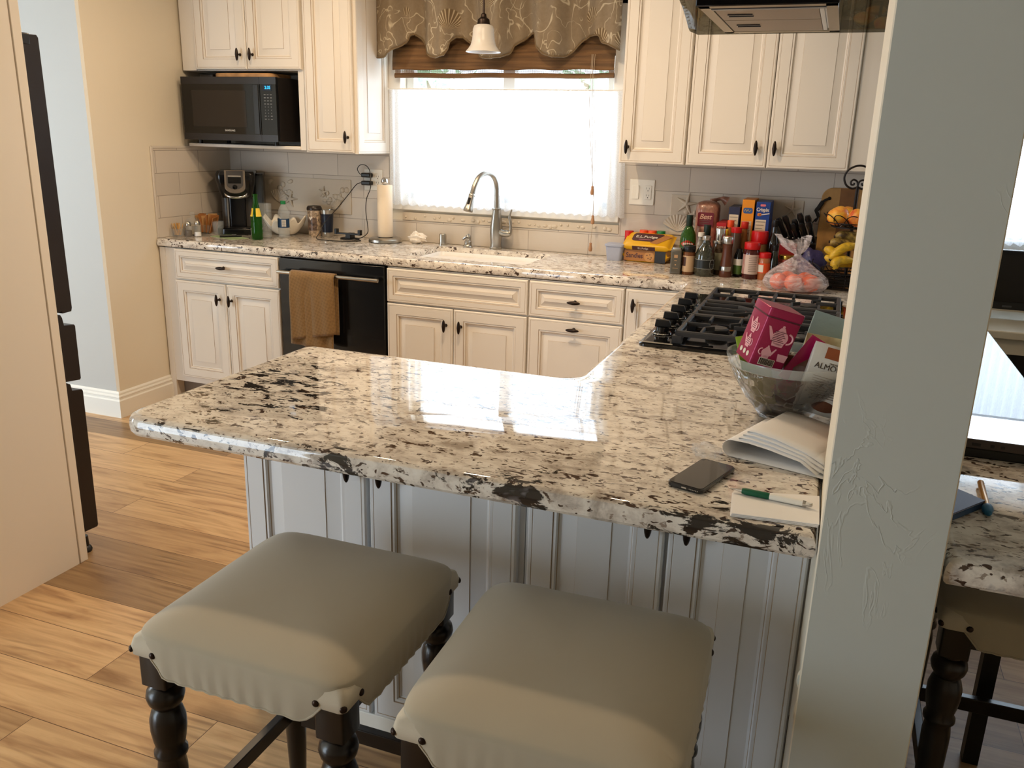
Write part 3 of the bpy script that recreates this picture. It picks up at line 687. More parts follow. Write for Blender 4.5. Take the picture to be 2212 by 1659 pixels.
# ------------------------------------------------------------------ microwave
t = thing('microwave', 'black microwave on the niche shelf with blue clock display', 'microwave', (.35, -.22, 1.416))
x0, x1, z0, z1, yf = .046, .655, 1.436, 1.760, -.42
grm = mat('graphite_metal', (52, 50, 50), .32, .5); scr = mat('smoked_window', (38, 33, 30), .08)
obj('body', M().box(x0 + .006, x1 - .003, yf + .02, -.07, z0, z1), mat('dark_brown_sheet', (30, 25, 22), .4), t, bevel=.004)
d = obj('door', M().box(x0, .553, yf, yf + .022, z0, z1), blackg, t, bevel=.002)
obj('trim_band', M().box(x0, .553, yf - .0015, yf, z1 - .036, z1), grm, d); obj('trim_band', M().box(x0, .553, yf - .0015, yf, z0, z0 + .034), grm, d)
obj('door_window', M().box(.112, .462, yf - .001, yf, 1.506, 1.692), scr, d)
obj('handle_strip', M().box(.512, .545, yf - .004, yf, z0 + .036, z1 - .038), mat('black_satin', (24, 24, 26), .2), d, bevel=.002)
p = obj('control_panel', M().box(.5545, x1, yf, yf + .022, z0, z1), blackg, t, bevel=.002)
obj('trim_band', M().box(.5545, x1, yf - .0015, yf, z1 - .036, z1), grm, p); obj('trim_band', M().box(.5545, x1, yf - .0015, yf, z0, z0 + .034), grm, p)
obj('display', M().box(.575, .628, yf - .001, yf, 1.692, 1.722), mat('display_glass', (14, 26, 48), .1), p)
text('2:35', .021, mat('clock_digits', (40, 190, 255), emit=(40, 180, 255), es=1.3), p, (.604, yf - .0015, 1.707), name='clock_digits', bold=.0002)
pale = mat('pale_print', (150, 150, 150), .5)
g = M()
for r in range(9):
    for c_ in range(3):
        w_ = .011 if r < 4 else .003
        if r in (7, 8) and c_ != 1: w_ = .010
        x = .584 + c_ * .019; z = 1.672 - r * .0152
        g.box(x - w_ / 2, x + w_ / 2, yf - .0006, yf, z - .0013, z + .0013)
obj('keypad_print', g, pale, p)
text('SAMSUNG', .0125, mat('logo_silver', (190, 186, 178), .3, .6), d, (.352, yf - .0012, 1.488), sx=1.15, bold=.0003)
obj('foot', M().lathe([(.012, 0), (.012, .02)], 12, (.10, -.36, 1.416)), blackm, t); obj('foot', M().lathe([(.012, 0), (.012, .02)], 12, (.60, -.36, 1.416)), blackm, t)
obj('foot', M().lathe([(.012, 0), (.012, .02)], 12, (.10, -.12, 1.416)), blackm, t); obj('foot', M().lathe([(.012, 0), (.012, .02)], 12, (.60, -.12, 1.416)), blackm, t)
bw = mat('board_maple', (186, 140, 90), .5, var=(18, .14))
tag(obj('serving_board', M().prism(rrect(-.20, .20, -.10, .10, .06), 0, .022), bw, loc=(.40, -.26, 1.7605), local=True, bevel=.004), 'wooden board lying flat on top of the microwave', 'cutting board')
tag(obj('black_tray', M().prism(rrect(-.045, .045, -.08, .08, .012), 0, .018), blackm, loc=(.148, -.26, 1.7605), local=True, bevel=.003), 'small flat black box on top of the microwave beside the wooden board', 'box')

# ------------------------------------------------------------------ coffee maker
t = thing('coffee_maker', 'black single-cup coffee maker with silver face in the corner below the microwave', 'coffee maker', (.272, -.2, ZT))
kb = mat('coffee_black', (16, 16, 17), .18); kg = mat('coffee_grey', (70, 66, 62), .35); ks = mat('coffee_silver', (150, 138, 124), .28, .8)
cx, cy = .272, -.20
obj('base', M().prism(rrect(cx - .115, cx + .115, cy - .135, cy + .12, .05), ZT, ZT + .034).prism(rrect(cx - .085, cx + .085, cy - .125, cy - .01, .04), ZT + .034, ZT + .040), kb, t, bevel=.006)
obj('column', M().prism(rrect(cx - .095, cx + .095, cy - .02, cy + .12, .03), ZT + .034, 1.15), kg, t)
obj('column_face', M().prism(rrect(cx - .052, cx + .042, cy - .045, cy - .015, .012), ZT + .034, 1.16), kb, t)
obj('side_strip', M().box(cx - .062, cx - .054, cy - .035, cy - .02, ZT + .04, 1.13), steel, t)
obj('head', M().rings([[(x, y, z) for x, y in rrect(cx - w_, cx + w_, cy - f_, cy + .12, .03)] for w_, f_, z in ((.088, .08, 1.118), (.098, .10, 1.16), (.108, .115, 1.215), (.110, .118, 1.25), (.100, .11, 1.268))]), kb, t)
# shield-shaped silver face
sh_ = []
for k in range(25):
    a = PI * k / 24; sh_.append((.056 * math.cos(a + PI), -.035 * math.sin(a) - .042))
sh_ = [(-.056, .052)] + sh_ + [(.056, .052)]
FT = TR(cx, cy - .118, 1.222) @ RX(PI / 2 - .14)
fc = obj('face', M().prism(sh_, -.006, .014, T=FT), ks, t, bevel=.003)
obj('face_inset', M().prism([(x * .80, y * .78 + .006) for x, y in sh_], .0142, .0155, T=FT), kg, fc)
obj('screen', M().box(-.036, .034, -.022, .012, .0156, .0165, T=FT), blackg, fc)
obj('light_bar', M().box(-.036, .034, .015, .021, .0156, .0168, T=FT), mat('silver_bar', (205, 198, 186), .2, .6), fc)
obj('brew_button', M().lathe([(.013, 0), (.013, .004), (.009, .005)], 20, T=FT @ TR(0, -.042, .0150)), blackg, fc)
obj('chrome_lip', M().rings([[(cx + .060 * math.cos(a), cy - .112 - .02 * math.sin(-a) * 0 - .022 * math.sin(a), zz - .022 * math.sin(a)) for a in [PI * k / 20 for k in range(21)]] for zz in (1.152, 1.140)], closed=False), chrome, t, solid=.004)
obj('reservoir', M().prism(rrect(cx + .096, cx + .145, cy - .06, cy + .11, .02), ZT + .034, 1.25), mat('smoked_plastic', (92, 98, 104), .15, trans=.5, ior=1.2), t)
obj('lid_edge', M().prism(rrect(cx + .094, cx + .147, cy - .062, cy + .112, .02), 1.245, 1.256), kb, t)

t.rotation_euler = (0, 0, .56); t.location = (.192, -.185, ZT)
# ------------------------------------------------------------------ small things on the window counter
def lath(name, lab, cat, x, y, parts, z=ZT, n=24, group=None, rz=0):
    """parts: (part name, profile [(r,z)...], material)"""
    t = thing(name, lab, cat, (x, y, z), rz, group)
    for p in parts:
        nm, pr, m_ = p[:3]; kw = p[3] if len(p) > 3 else {}
        obj(nm, M().lathe(pr, n, **kw), m_, t, local=True, ang=40)
    return t
def band(r, z0, z1, a0, a1, n=16, dr=.0006):
    """a label wrapped on a cylinder between two angles (degrees, -90 faces the camera side)"""
    return M().grid(lambda u, v: ((r + dr) * math.cos(math.radians(a0 + (a1 - a0) * u)), (r + dr) * math.sin(math.radians(a0 + (a1 - a0) * u)), z0 + (z1 - z0) * v), n, 1)
green_g = mat('green_bottle_glass', (48, 128, 36), .06, trans=.75, ior=1.3)
lab_y = mat('yellow_label', (232, 200, 60), .5); lab_r = mat('red_label', (198, 38, 34), .45); lab_w = mat('white_label', (226, 218, 205), .55)
red_p = mat('red_plastic', (196, 22, 24), .35); or_p = mat('orange_plastic', (232, 82, 34), .35); gr_p = mat('green_plastic', (16, 120, 62), .35)
t = lath('soda_bottle', 'green glass bottle with yellow neck label by the coffee maker', 'bottle', .478, -.408, [
    ('bottle', [(.028, 0), (.031, .004), (.031, .05), (.0295, .06), (.0325, .075), (.0295, .09), (.031, .10), (.031, .125), (.026, .15), (.018, .18), (.0135, .205), (.0125, .235), (.0145, .237), (.0145, .245), (.010, .245), (.010, .20), (.022, .15), (.026, .12), (.026, .008), (.002, .006)], green_g)])
obj('neck_label', M().grid(lambda u, v: ((.0322 - .0105 * v) * math.cos(math.radians(-165 + 75 * u)), (.0322 - .0105 * v) * math.sin(math.radians(-165 + 75 * u)), .126 + .044 * v), 12, 2), lab_y, t, local=True)
obj('neck_label', M().grid(lambda u, v: ((.0322 - .0105 * v) * math.cos(math.radians(-55 + 65 * u)), (.0322 - .0105 * v) * math.sin(math.radians(-55 + 65 * u)), .126 + .044 * v), 12, 2), lab_y, t, local=True)
obj('label_mark', M().grid(lambda u, v: ((.0326 - .0105 * (.2 + .6 * v)) * math.cos(math.radians(-140 + 22 * u)), (.0326 - .0105 * (.2 + .6 * v)) * math.sin(math.radians(-140 + 22 * u)), .135 + .026 * v), 6, 2), mat('brown_print', (150, 70, 24), .5), t, local=True)
obj('back_label', band(.0314, .022, .062, -165, -125), lab_w, t, local=True)
thin_glass = mat('thin_glass', (190, 196, 196), .04, alpha=.14, spec=1)
def tumbler(name, lab, x, y, r0, r1, h, th=.002, m_=None):
    return tag(obj(name, M().lathe([(r0, 0), (r1, h), (r1 - th, h), (r0 - th, .006), (.001, .006)], 28), m_ or thin_glass, loc=(x, y, ZT), local=True, ang=40), lab, 'glass')
tumbler('drinking_glass', 'clear straight drinking glass behind the green bottle', .478, -.335, .037, .040, .19)
tumbler('drinking_glass', 'small clear stemless glass left of the coffee maker base', .165, -.345, .026, .034, .075)
# toothpick dish, sugar jar, shakers, packets
t = thing('toothpick_dish', 'small glass dish of wooden sticks at the wall end of the granite', 'dish', (.043, -.535, ZT))
obj('dish', M().lathe([(.030, 0), (.036, .004), (.039, .045), (.037, .045), (.034, .007), (.001, .006)], 28, (.043, -.535, ZT)), thin_glass, t, ang=40)
random.seed(8); g = M()
for k in range(26):
    a = random.uniform(0, 6.28); r = random.uniform(0, .022); l = Vector((random.uniform(-.3, .3), random.uniform(-.3, .3), 1)).normalized() * .066
    b = Vector((.043 + r * math.cos(a), -.535 + r * math.sin(a), ZT + .008)); g.tube([b, b + l], .0014, 5)
o = obj('wooden_sticks', g, mat('stick_wood', (214, 166, 96), .6), t); o['kind'] = 'stuff'
sugar = mat('sugar', (200, 184, 160), .9)
t = lath('sugar_jar', 'squat glass sugar jar with ball-knob lid beside the dish of sticks', 'jar', .062, -.43, [
    ('jar', [(.040, 0), (.044, .005), (.046, .06), (.040, .072), (.038, .072), (.043, .058), (.041, .006), (.001, .005)], thin_glass),
    ('sugar', [(.040, .006), (.042, .054), (.001, .056)], sugar),
    ('lid', [(.042, .073), (.040, .08), (.03, .092), (.012, .098), (.008, .102), (.013, .108), (.016, .117), (.012, .127), (.001, .130)], thin_glass)])
t = lath('pepper_shaker', 'glass pepper shaker with steel cap in front of the sugar jar', 'shaker', .093, -.505, [('bottle', [(.020, 0), (.021, .003), (.017, .055), (.015, .06), (.001, .061)], thin_glass), ('pepper', [(.018, .002), (.0172, .034), (.001, .035)], mat('ground_pepper', (96, 82, 68), .95)), ('cap', [(.0155, .058), (.0165, .06), (.0155, .075), (.010, .081), (.001, .082)], steel)], n=12)
t = lath('salt_shaker', 'glass salt shaker with white salt and steel cap beside the pepper shaker', 'shaker', .126, -.47, [('bottle', [(.019, 0), (.021, .003), (.016, .06), (.014, .065), (.001, .066)], thin_glass), ('salt', [(.019, .002), (.0175, .024), (.001, .026)], ceramic), ('cap', [(.0145, .063), (.0155, .065), (.0145, .08), (.009, .086), (.001, .087)], steel)], n=12)
t = thing('packet_holder', 'clear holder full of brown sweetener packets beside the coffee maker', 'holder', (.075, -.315, ZT))
obj('holder', M().lathe([(.040, 0), (.044, .05), (.042, .05), (.038, .005), (.001, .004)], 24, (.075, -.315, ZT)), thin_glass, t)
pk = mat('packet_brown', (170, 112, 60), .6); pk2 = mat('packet_tan', (196, 150, 96), .6)
for k in range(9):
    T = TR(.045 + k * .0075, -.32 + .01 * math.sin(k * 2.2), ZT + .008) @ RY(-.34 + k * .085) @ RZ(.3 * math.sin(k * 1.7))
    obj('sweetener_packet', M().box(-.002, .002, -.03, .03, 0, .098 + .008 * math.sin(k * 1.3), T=T), pk if k % 3 else pk2, t)
# paper with pen
tag(obj('green_paper', M().prism([(-.10, -.03), (.10, -.10), (.14, .0), (-.06, .09)], 0, .0012), mat('green_paper', (150, 172, 128), .7), loc=(.275, -.40, ZT), local=True), 'pale green paper lying on the granite under a black pen', 'paper')
t = thing('black_pen', 'black pen on the pale green paper by the coffee maker', 'pen', (.305, -.415, ZT + .0075))
obj('barrel', M().tube([(.262, -.455, ZT + .0072), (.345, -.372, ZT + .0072)], .006, 10), blackm, t); obj('clip', M().box(.30, .33, -.40, -.396, ZT + .0135, ZT + .0155), steel, t)
# water bottle
wat = mat('pet_plastic', (206, 214, 218), .06, alpha=.24, spec=1)
t = lath('water_bottle', 'clear plastic water bottle with green cap and blue label before the shell bowl', 'bottle', .552, -.262, [
    ('bottle', [(.026, 0), (.031, .006), (.032, .04), (.030, .045), (.0325, .05), (.0325, .11), (.0305, .116), (.032, .125), (.030, .145), (.022, .168), (.0125, .182), (.0125, .19), (.001, .19)], wat),
    ('cap', [(.0135, .186), (.0145, .188), (.0145, .202), (.0135, .204), (.001, .204)], gr_p)])
obj('label', band(.0328, .058, .108, -190, 10), mat('water_label', (26, 58, 92), .4), t, local=True)
obj('label_panel', band(.0332, .060, .106, -185, -130), mat('teal_print', (40, 128, 160), .4), t, local=True)
obj('label_panel', band(.0334, .064, .102, -75, -35), lab_w, t, local=True)
g = M()
for k in range(7): g.add(*(lambda b: (b.v, b.f))(band(.0337, .066 + .005 * k, .0685 + .005 * k, -72, -38)))
obj('print_lines', g, mat('print_grey', (96, 100, 104), .6), t, local=True)
# ruffled shell bowl
def shell_bowl(u, v):
    a = u * 2 * PI; r = .035 + .086 * v ** .8
    fl = math.sin(a * 8 + 1); ruff = .021 * v * v * fl
    return (r * (1 + .08 * v * fl) * math.cos(a) * 1.06, r * (1 + .08 * v * fl) * math.sin(a) * .78, .004 + .080 * v ** 1.5 + ruff + .012 * v * v * math.cos(2 * a))
t = thing('shell_bowl', 'white ruffled shell-shaped bowl on the granite behind the water bottle', 'bowl', (.468, -.135, ZT))
obj('bowl', M().grid(shell_bowl, 108, 14, cu=True).lathe([(.034, 0), (.036, .004), (.001, .0045)], 24), mat('shell_white', (240, 234, 220), .3), t, local=True, ang=180, solid=.004)
# travel tumblers
t = lath('travel_tumbler', 'brown printed travel tumbler with dark lid right of the shell bowl', 'tumbler', .648, -.10, [
    ('cup', [(.033, 0), (.035, .004), (.041, .15), (.001, .15)], mat('tumbler_print', (150, 132, 112), .2, var=(60, .5), spec=.6)),
    ('lid', [(.043, .148), (.044, .152), (.043, .162), (.036, .172), (.010, .175), (.001, .173)], mat('lid_dark', (46, 38, 34), .3))])
obj('print_panel', band(.0385, .035, .135, -150, -40), mat('dark_swirl_print', (84, 68, 58), .3, var=(70, .6)), t, local=True)
obj('pale_print', M().grid(lambda u, v: (.0392 * math.cos(math.radians(-112 + 34 * u)), .0392 * math.sin(math.radians(-112 + 34 * u)), .098 + .016 * v + .006 * math.sin(9 * u)), 10, 1), lab_w, t, local=True)
t = lath('insulated_tumbler', 'navy insulated tumbler with steel rim beside the brown printed tumbler', 'tumbler', .722, -.085, [
    ('cup', [(.028, 0), (.030, .004), (.030, .03), (.036, .13), (.001, .13)], mat('navy_coat', (22, 30, 48), .3)),
    ('rim', [(.0362, .13), (.0375, .152), (.036, .153), (.034, .132), (.001, .132)], steel),
    ('base_band', [(.0295, .0), (.0318, .003), (.0318, .026), (.001, .027)], steel)])
# phone stand and charger
t = thing('phone_stand', 'black phone stand with two hooks and ring base on the granite', 'stand', (.895, -.13, ZT))
obj('ring_base', M().tube([(.895 + .055 * math.cos(a), -.13 + .035 * math.sin(a), ZT + .004) for a in [2 * PI * k / 28 for k in range(28)]], .004, 8, closed=True).box(.845, .945, -.134, -.126, ZT, ZT + .006), blackm, t)
obj('post', M().box(.878, .912, -.15, -.10, ZT, ZT + .036), blackm, t, bevel=.003)
obj('cradle', M().box(.812, .978, -.155, -.140, ZT + .028, ZT + .038), blackm, t, bevel=.002)
obj('hook', M().box(.812, .828, -.158, -.132, ZT + .028, ZT + .058), blackm, t, bevel=.002); obj('hook', M().box(.962, .978, -.158, -.132, ZT + .028, ZT + .058), blackm, t, bevel=.002)
def charger(lab, zc, pts, lp):
    t = thing('charger', lab, 'charger', (.985, -.017, zc))
    obj('adapter', M().box(.93, .99, -.055, -.0178, zc - .012, zc + .012), blackm, t, bevel=.006, seg=3)
    obj('cable', M().tube(bez(pts, 8), .0022, 6), blackm, t)
charger('upper black phone charger in the outlet, its cable looping to the right', 1.268, [(.932, -.04, 1.268), (.915, -.04, 1.275), (.905, -.045, 1.30), (.925, -.045, 1.322), (.96, -.045, 1.32), (.985, -.05, 1.295), (.995, -.06, 1.26), (1.0, -.07, 1.2), (.985, -.09, 1.14), (.985, -.10, 1.07), (1.0, -.11, 1.0), (1.003, -.12, .955), (.96, -.135, .925), (.90, -.15, .9175)], 0)
charger('lower black phone charger in the outlet, its cable trailing left over the counter', 1.225, [(.932, -.04, 1.225), (.90, -.05, 1.215), (.85, -.07, 1.15), (.80, -.10, 1.08), (.745, -.15, 1.0), (.73, -.19, .94), (.735, -.22, .919), (.80, -.25, .9175), (.90, -.25, .9175), (.97, -.21, .9175), (.99, -.17, .918), (.955, -.16, .922)], 0)
# paper towels
t = lath('paper_towel_holder', 'steel paper towel holder with white roll standing left of the window', 'paper towel holder', 1.118, -.12, [
    ('base', [(.088, 0), (.094, .004), (.092, .016), (.080, .024), (.02, .027), (.001, .027)], steel),
    ('rod', [(.006, .02), (.006, .31), (.001, .311)], steel),
    ('finial', [(.010, .312), (.017, .318), (.019, .328), (.016, .342), (.008, .347), (.001, .348)], chrome)], n=36)
roll = mat('paper_roll', (240, 224, 200), .85, bump=(90, .15, .001))
obj('paper_roll', M().lathe([(.013, .029), (.041, .029), (.042, .031), (.042, .308), (.041, .31), (.013, .31)], 40), roll, t, local=True, ang=40)
# ------------------------------------------------------------------ right end of the window counter
tub = mat('tub_plastic', (196, 204, 226), .3, trans=.3, ior=1.2)
t = thing('plastic_tub', 'small bluish plastic food tub with lid beside the cookie packages', 'container', (2.435, -.14, ZT))
obj('tub', M().rings([[(x, y, ZT + z) for x, y in rrect(2.435 - a, 2.435 + a, -.14 - a, -.14 + a, .015)] for a, z in ((.036, 0), (.044, .07))]), tub, t)
obj('lid', M().prism(rrect(2.387, 2.483, -.188, -.092, .015), ZT + .07, ZT + .082), tub, t, bevel=.002)
lath('spice_jar', 'red-capped seasoning jar behind the plastic tub by the outlet', 'jar', 2.478, -.045, [
    ('jar', [(.022, 0), (.023, .004), (.023, .10), (.018, .108), (.001, .108)], mat('paprika', (128, 34, 30), .3)), ('cap', [(.0225, .104), (.0225, .14), (.001, .141)], red_p)], n=20)
amber_g = mat('spice_glass', (120, 112, 98), .12, spec=.6, var=(50, .3))
for k, (x, m_, lab) in enumerate(((2.552, or_p, 'spice jar with orange lid behind the yellow package, nearest the window'), (2.596, or_p, 'spice jar with orange lid standing between another orange lid and the green lid'), (2.640, gr_p, 'spice jar with green lid behind the yellow cookie package'))):
    lath('spice_jar', lab, 'jar', x, -.045, [('jar', [(.018, 0), (.019, .003), (.019, .118), (.017, .124), (.001, .124)], amber_g), ('lid', [(.0215, .123), (.0215, .146), (.020, .148), (.001, .148)], m_)], n=20, group='spice jars behind the cookie packages')
# cookie packages
yel = mat('yellow_wrapper', (226, 172, 20), .3, bump=(40, .25, .003)); brn = mat('brown_print', (74, 38, 40), .35); tanp = mat('cookie_print', (176, 120, 66), .5); blkp = mat('black_wrapper', (30, 27, 26), .3)
def pillow(w, d, h, n=14):
    return M().rings([[(x * (1 - .0 * abs(s)), y, z) for x, y, z in [(w / 2 * s, d / 2 * math.cos(a) * (1 - .55 * max(0, abs(s) - .82) / .18), h / 2 + h / 2 * math.sin(a) * (1 - .75 * max(0, abs(s) - .82) / .18)) for a in [2 * PI * k / n + .2 for k in range(n)]]] for s in (-1.08, -1, -.93, -.86, -.8, 0, .8, .86, .93, 1, 1.08)])
def sq_pillow(w, d, h):
    R = []
    for s in (-1.06, -1.0, -.95, -.88, -.8, 0, .8, .88, .95, 1.0, 1.06):
        k = 1 if abs(s) <= .8 else max(.06, 1 - ((abs(s) - .8) / .2) ** 2 * .94)
        R.append([(w / 2 * s, x, h / 2 + (z - h / 2) * k) for x, z in rrect(-d / 2, d / 2, 0, h, .012, 3)])
    return M().rings(R)
def cookies(lab, T, w, d, h, top, sidetext, ssz):
    t = thing('cookie_package', lab, 'cookie package', T.to_translation(), rot=T.to_euler(), group='stacked cookie packages')
    obj('wrapper', sq_pillow(w, d, h), yel, t, local=True, ang=50)
    return t
T = TR(2.590, -.105, ZT) @ RZ(-.05)
t = cookies('lower yellow cookie package with tan side print lying on the granite', T, .225, .10, .066, 0, '', 0)
f = -.0507
obj('side_print', M().box(-.105, .048, f - .0006, f, .006, .058), tanp, t, local=True)
obj('end_print', M().box(.050, .104, f - .0007, f, .002, .064), blkp, t, local=True)
g = M(); g.lathe([(.025, 0), (.025, .0006)], 24, T=TR(.022, f - .0007, .030) @ RX(PI / 2)); ck = obj('cookie_print', g, mat('cookie_round', (198, 146, 88), .5), t, local=True)
g = M()
for x, z in ((.012, .036), (.026, .040), (.034, .026), (.018, .022), (.029, .018)): g.lathe([(.0028, 0), (.0028, .0004)], 8, T=TR(x, f - .0013, z) @ RX(PI / 2))
obj('chips', g, brn, ck, local=True)
text('Sandies', .034, brn, t, (-.052, f - .001, .031), local=True, sx=.85, bold=.0006)
T = TR(2.585, -.095, ZT + .066) @ RX(.5) @ RY(-.05)
T = TR(2.597, -.105, ZT + .082) @ RZ(-.04) @ RX(.42)
t = cookies('upper yellow fudge cookie package tilted on top of the other cookie package', T, .235, .13, .034, 0, '', 0)
zt_ = .0343
obj('top_print', M().prism(rrect(-.085, .072, -.026, .05, .02), zt_, zt_ + .0006), brn, t, local=True)
obj('wafer_print', M().prism([(.012, -.038), (.05, -.048), (.112, .028), (.075, .044)], zt_ + .0007, zt_ + .0013), tanp, t, local=True)
text('E.L.Fudge', .029, lab_w, t, (-.015, .015, zt_ + .0012), (0, 0, 0), local=True, bold=.0005)
obj('pink_line', M().box(-.05, .012, -.0115, -.0085, zt_ + .0007, zt_ + .0012), mat('pink_print', (206, 140, 160), .5), t, local=True)
obj('side_print', M().box(-.07, .045, -.0657, -.065, .006, .027), brn, t, local=True)
text('E.L.Fudge', .014, lab_w, t, (-.015, -.0660, .0165), local=True)
# oils, bottles, jars
t = lath('oil_bottle', 'tall green oil bottle with red label behind the grey spice tin', 'bottle', 2.806, -.235, [
    ('bottle', [(.034, 0), (.037, .005), (.038, .13), (.035, .16), (.020, .192), (.0135, .205), (.0135, .235), (.001, .235)], mat('oil_green_glass', (66, 112, 48), .06, trans=.6, ior=1.3)),
    ('cap', [(.0145, .195), (.016, .198), (.0155, .250), (.001, .251)], mat('dark_green_cap', (16, 38, 24), .35))])
obj('label', M().grid(lambda u, v: (.0378 * math.cos(math.radians(-140 + 110 * u)), .0378 * math.sin(math.radians(-140 + 110 * u)), .118 + .022 * math.sin(PI * u) * (2 * v - 1) * .75), 14, 4), lab_r, t, local=True)
text('BERTOLLI', .0135, lab_w, t, (.006, -.0388, .118), (PI / 2, 0, .08), local=True, sx=.8, bold=.0004)
def box_item(name, lab, cat, x0, x1, y0, y1, h, m_, extra, group=None):
    t = thing(name, lab, cat, ((x0 + x1) / 2, (y0 + y1) / 2, ZT), 0, group)
    obj('carton', M().box(x0, x1, y0, y1, ZT, ZT + h), m_, t, bevel=.0015)
    for nm, a, b, c, d, m2 in extra:
        obj(nm, M().box(a, b, y0 - .0007, y0, ZT + c, ZT + d), m2, t)
    return t
fact = mat('nutrition_panel', (214, 202, 178), .6)
nl = mat('small_print', (110, 96, 82), .6)
def lines(t, x0, x1, y, z0, z1, n):
    g = M()
    for k in range(n):
        z = z0 + (z1 - z0) * k / (n - 1); g.box(x0, x0 + (x1 - x0) * (.75 + .25 * ((k * 7) % 3) / 2), y - .0012, y - .0008, z, z + .0016)
    obj('print_lines', g, nl, t)
gcer = 'cereal boxes behind the bottles'
t = box_item('cereal_box', 'navy cereal box end, left of the orange box behind the bottles', 'box', 2.980, 3.030, -.215, -.03, .296, mat('navy_carton', (40, 44, 74), .5), [('facts_panel', 2.983, 3.025, .06, .262, fact)], gcer)
lines(t, 2.986, 3.022, -.2165, ZT + .08, ZT + .25, 12)
t = box_item('cereal_box', 'orange cereal box end with blue lettering patch behind the bottles', 'box', 3.038, 3.093, -.215, -.03, .332, mat('orange_carton', (232, 146, 28), .45), [('facts_panel', 3.042, 3.086, .05, .235, fact)], gcer)
obj('brand_patch', M().prism(rrect(-.021, .021, -.013, .013, .009), 0, .0008, T=TR(3.0655, -.2151, ZT + .283) @ RX(PI / 2)), mat('blue_patch', (52, 88, 150), .5), t)
obj('script_print', M().tube(bez([(3.050, -.2161, ZT + .279), (3.055, -.2161, ZT + .289), (3.060, -.2161, ZT + .279), (3.066, -.2161, ZT + .289), (3.072, -.2161, ZT + .279), (3.080, -.2161, ZT + .287)], 5), .0009, 5), lab_y, t)
lines(t, 3.045, 3.083, -.2165, ZT + .07, ZT + .225, 11)
t = box_item('cereal_box', 'blue cereal box end with large white lettering beside the knife block', 'box', 3.101, 3.164, -.215, -.03, .325, mat('blue_carton', (24, 62, 138), .45), [('facts_panel', 3.103, 3.150, .05, .245, fact)], gcer)
text('Crispix', .0225, lab_w, t, (3.131, -.2162, ZT + .290), sx=.84, bold=.0006)
obj('logo_script', M().prism(rrect(-.012, .012, -.005, .005, .004), 0, .0008, T=TR(3.131, -.2151, ZT + .310) @ RX(PI / 2)), mat('pink_script', (226, 120, 130), .5), t)
obj('cereal_print', M().prism(rrect(-.009, .009, -.007, .007, .005), 0, .0008, T=TR(3.118, -.2151, ZT + .268) @ RX(PI / 2)), mat('corn_print', (226, 130, 52), .5), t)
obj('swoosh', M().prism([(-.022, -.004), (.024, .004), (.024, .009), (-.022, -.001)], 0, .0008, T=TR(3.138, -.2151, ZT + .268) @ RX(PI / 2)), lab_w, t)
lines(t, 3.106, 3.147, -.2165, ZT + .07, ZT + .235, 12)
t = box_item('cracker_box', 'red cracker box lying low behind the silver-capped jar', 'box', 2.932, 2.977, -.235, -.03, .222, mat('red_carton', (176, 22, 30), .45), [])
text('CHEEZ-IT', .018, fact, t, (2.954, -.2358, ZT + .198), sx=.55, bold=.0006)
# bread
t = thing('bread_loaf', 'bagged loaf of bread with dark red label leaning at the tile behind the green bottle', 'bread', (2.872, -.12, ZT))
crust = mat('bread_in_bag', (150, 104, 84), .3, bump=(35, .5, .006), var=(30, .25), coat=.4)
R = []
for k, (z, a, b) in enumerate(((0, .040, .038), (.01, .050, .046), (.10, .052, .05), (.20, .054, .05), (.27, .056, .049), (.292, .055, .044), (.305, .046, .034), (.312, .026, .02), (.314, .004, .004))):
    R.append([(2.872 + x, -.12 + y, ZT + z) for x, y in rrect(-a, a, -b, b, min(a, b) * .7, 4)])
obj('loaf', M().rings(R), crust, t, ang=60)
obj('bag_end', M().tube(bez([(2.885, -.10, ZT + .305), (2.905, -.09, ZT + .318), (2.93, -.085, ZT + .322), (2.952, -.08, ZT + .312)]), [.02 - .0012 * k for k in range(10)] + [.008] * 8 + [.010 + .0012 * k for k in range(13)], 9), crust, t, ang=60)
obj('label', M().prism(rrect(-.037, .037, -.033, .033, .006), 0, .001, T=TR(2.870, -.1705, ZT + .228) @ RX(PI / 2)), mat('maroon_label', (112, 26, 40), .4), t)
text('Best', .032, mat('pale_script', (222, 176, 150), .5), t, (2.868, -.1722, ZT + .240), shear=.3, bold=.0004)
lines(t, 2.842, 2.894, -.1718, ZT + .205, ZT + .222, 3)
# front row
t = thing('spice_tin', 'grey square spice tin at the left end of the bottle row', 'tin', (2.793, -.437, ZT))
tinm = mat('grey_tin', (104, 98, 86), .35, .4)
obj('tin', M().prism(rrect(-.024, .024, -.02, .02, .004), 0, .112), tinm, t, local=True, bevel=.003)
obj('lid', M().prism(rrect(-.020, .020, -.016, .016, .004), .112, .119), steel, t, local=True)
obj('front_label', M().box(-.019, .019, -.0207, -.02, .010, .100), mat('olive_label', (86, 80, 66), .5), t, local=True)
obj('emblem', M().box(-.008, .008, -.0212, -.0207, .074, .088).box(-.006, .006, -.0212, -.0207, .060, .063).box(-.003, .003, -.0212, -.0207, .040, .046).box(-.012, .012, -.0212, -.0207, .026, .028), mat('tan_emblem', (182, 142, 100), .5), t, local=True)
t = lath('spice_jar', 'brown-labelled jar with black lid beside the grey spice tin', 'jar', 2.846, -.425, [
    ('jar', [(.027, 0), (.0285, .003), (.0285, .098), (.025, .104), (.001, .104)], mat('nutmeg_glass', (108, 66, 38), .15, coat=.5)), ('lid', [(.0275, .104), (.0285, .106), (.0285, .129), (.027, .131), (.001, .131)], blackm)])
obj('label', band(.0288, .014, .086, -170, 10), mat('cream_label', (196, 164, 128), .55), t, local=True)
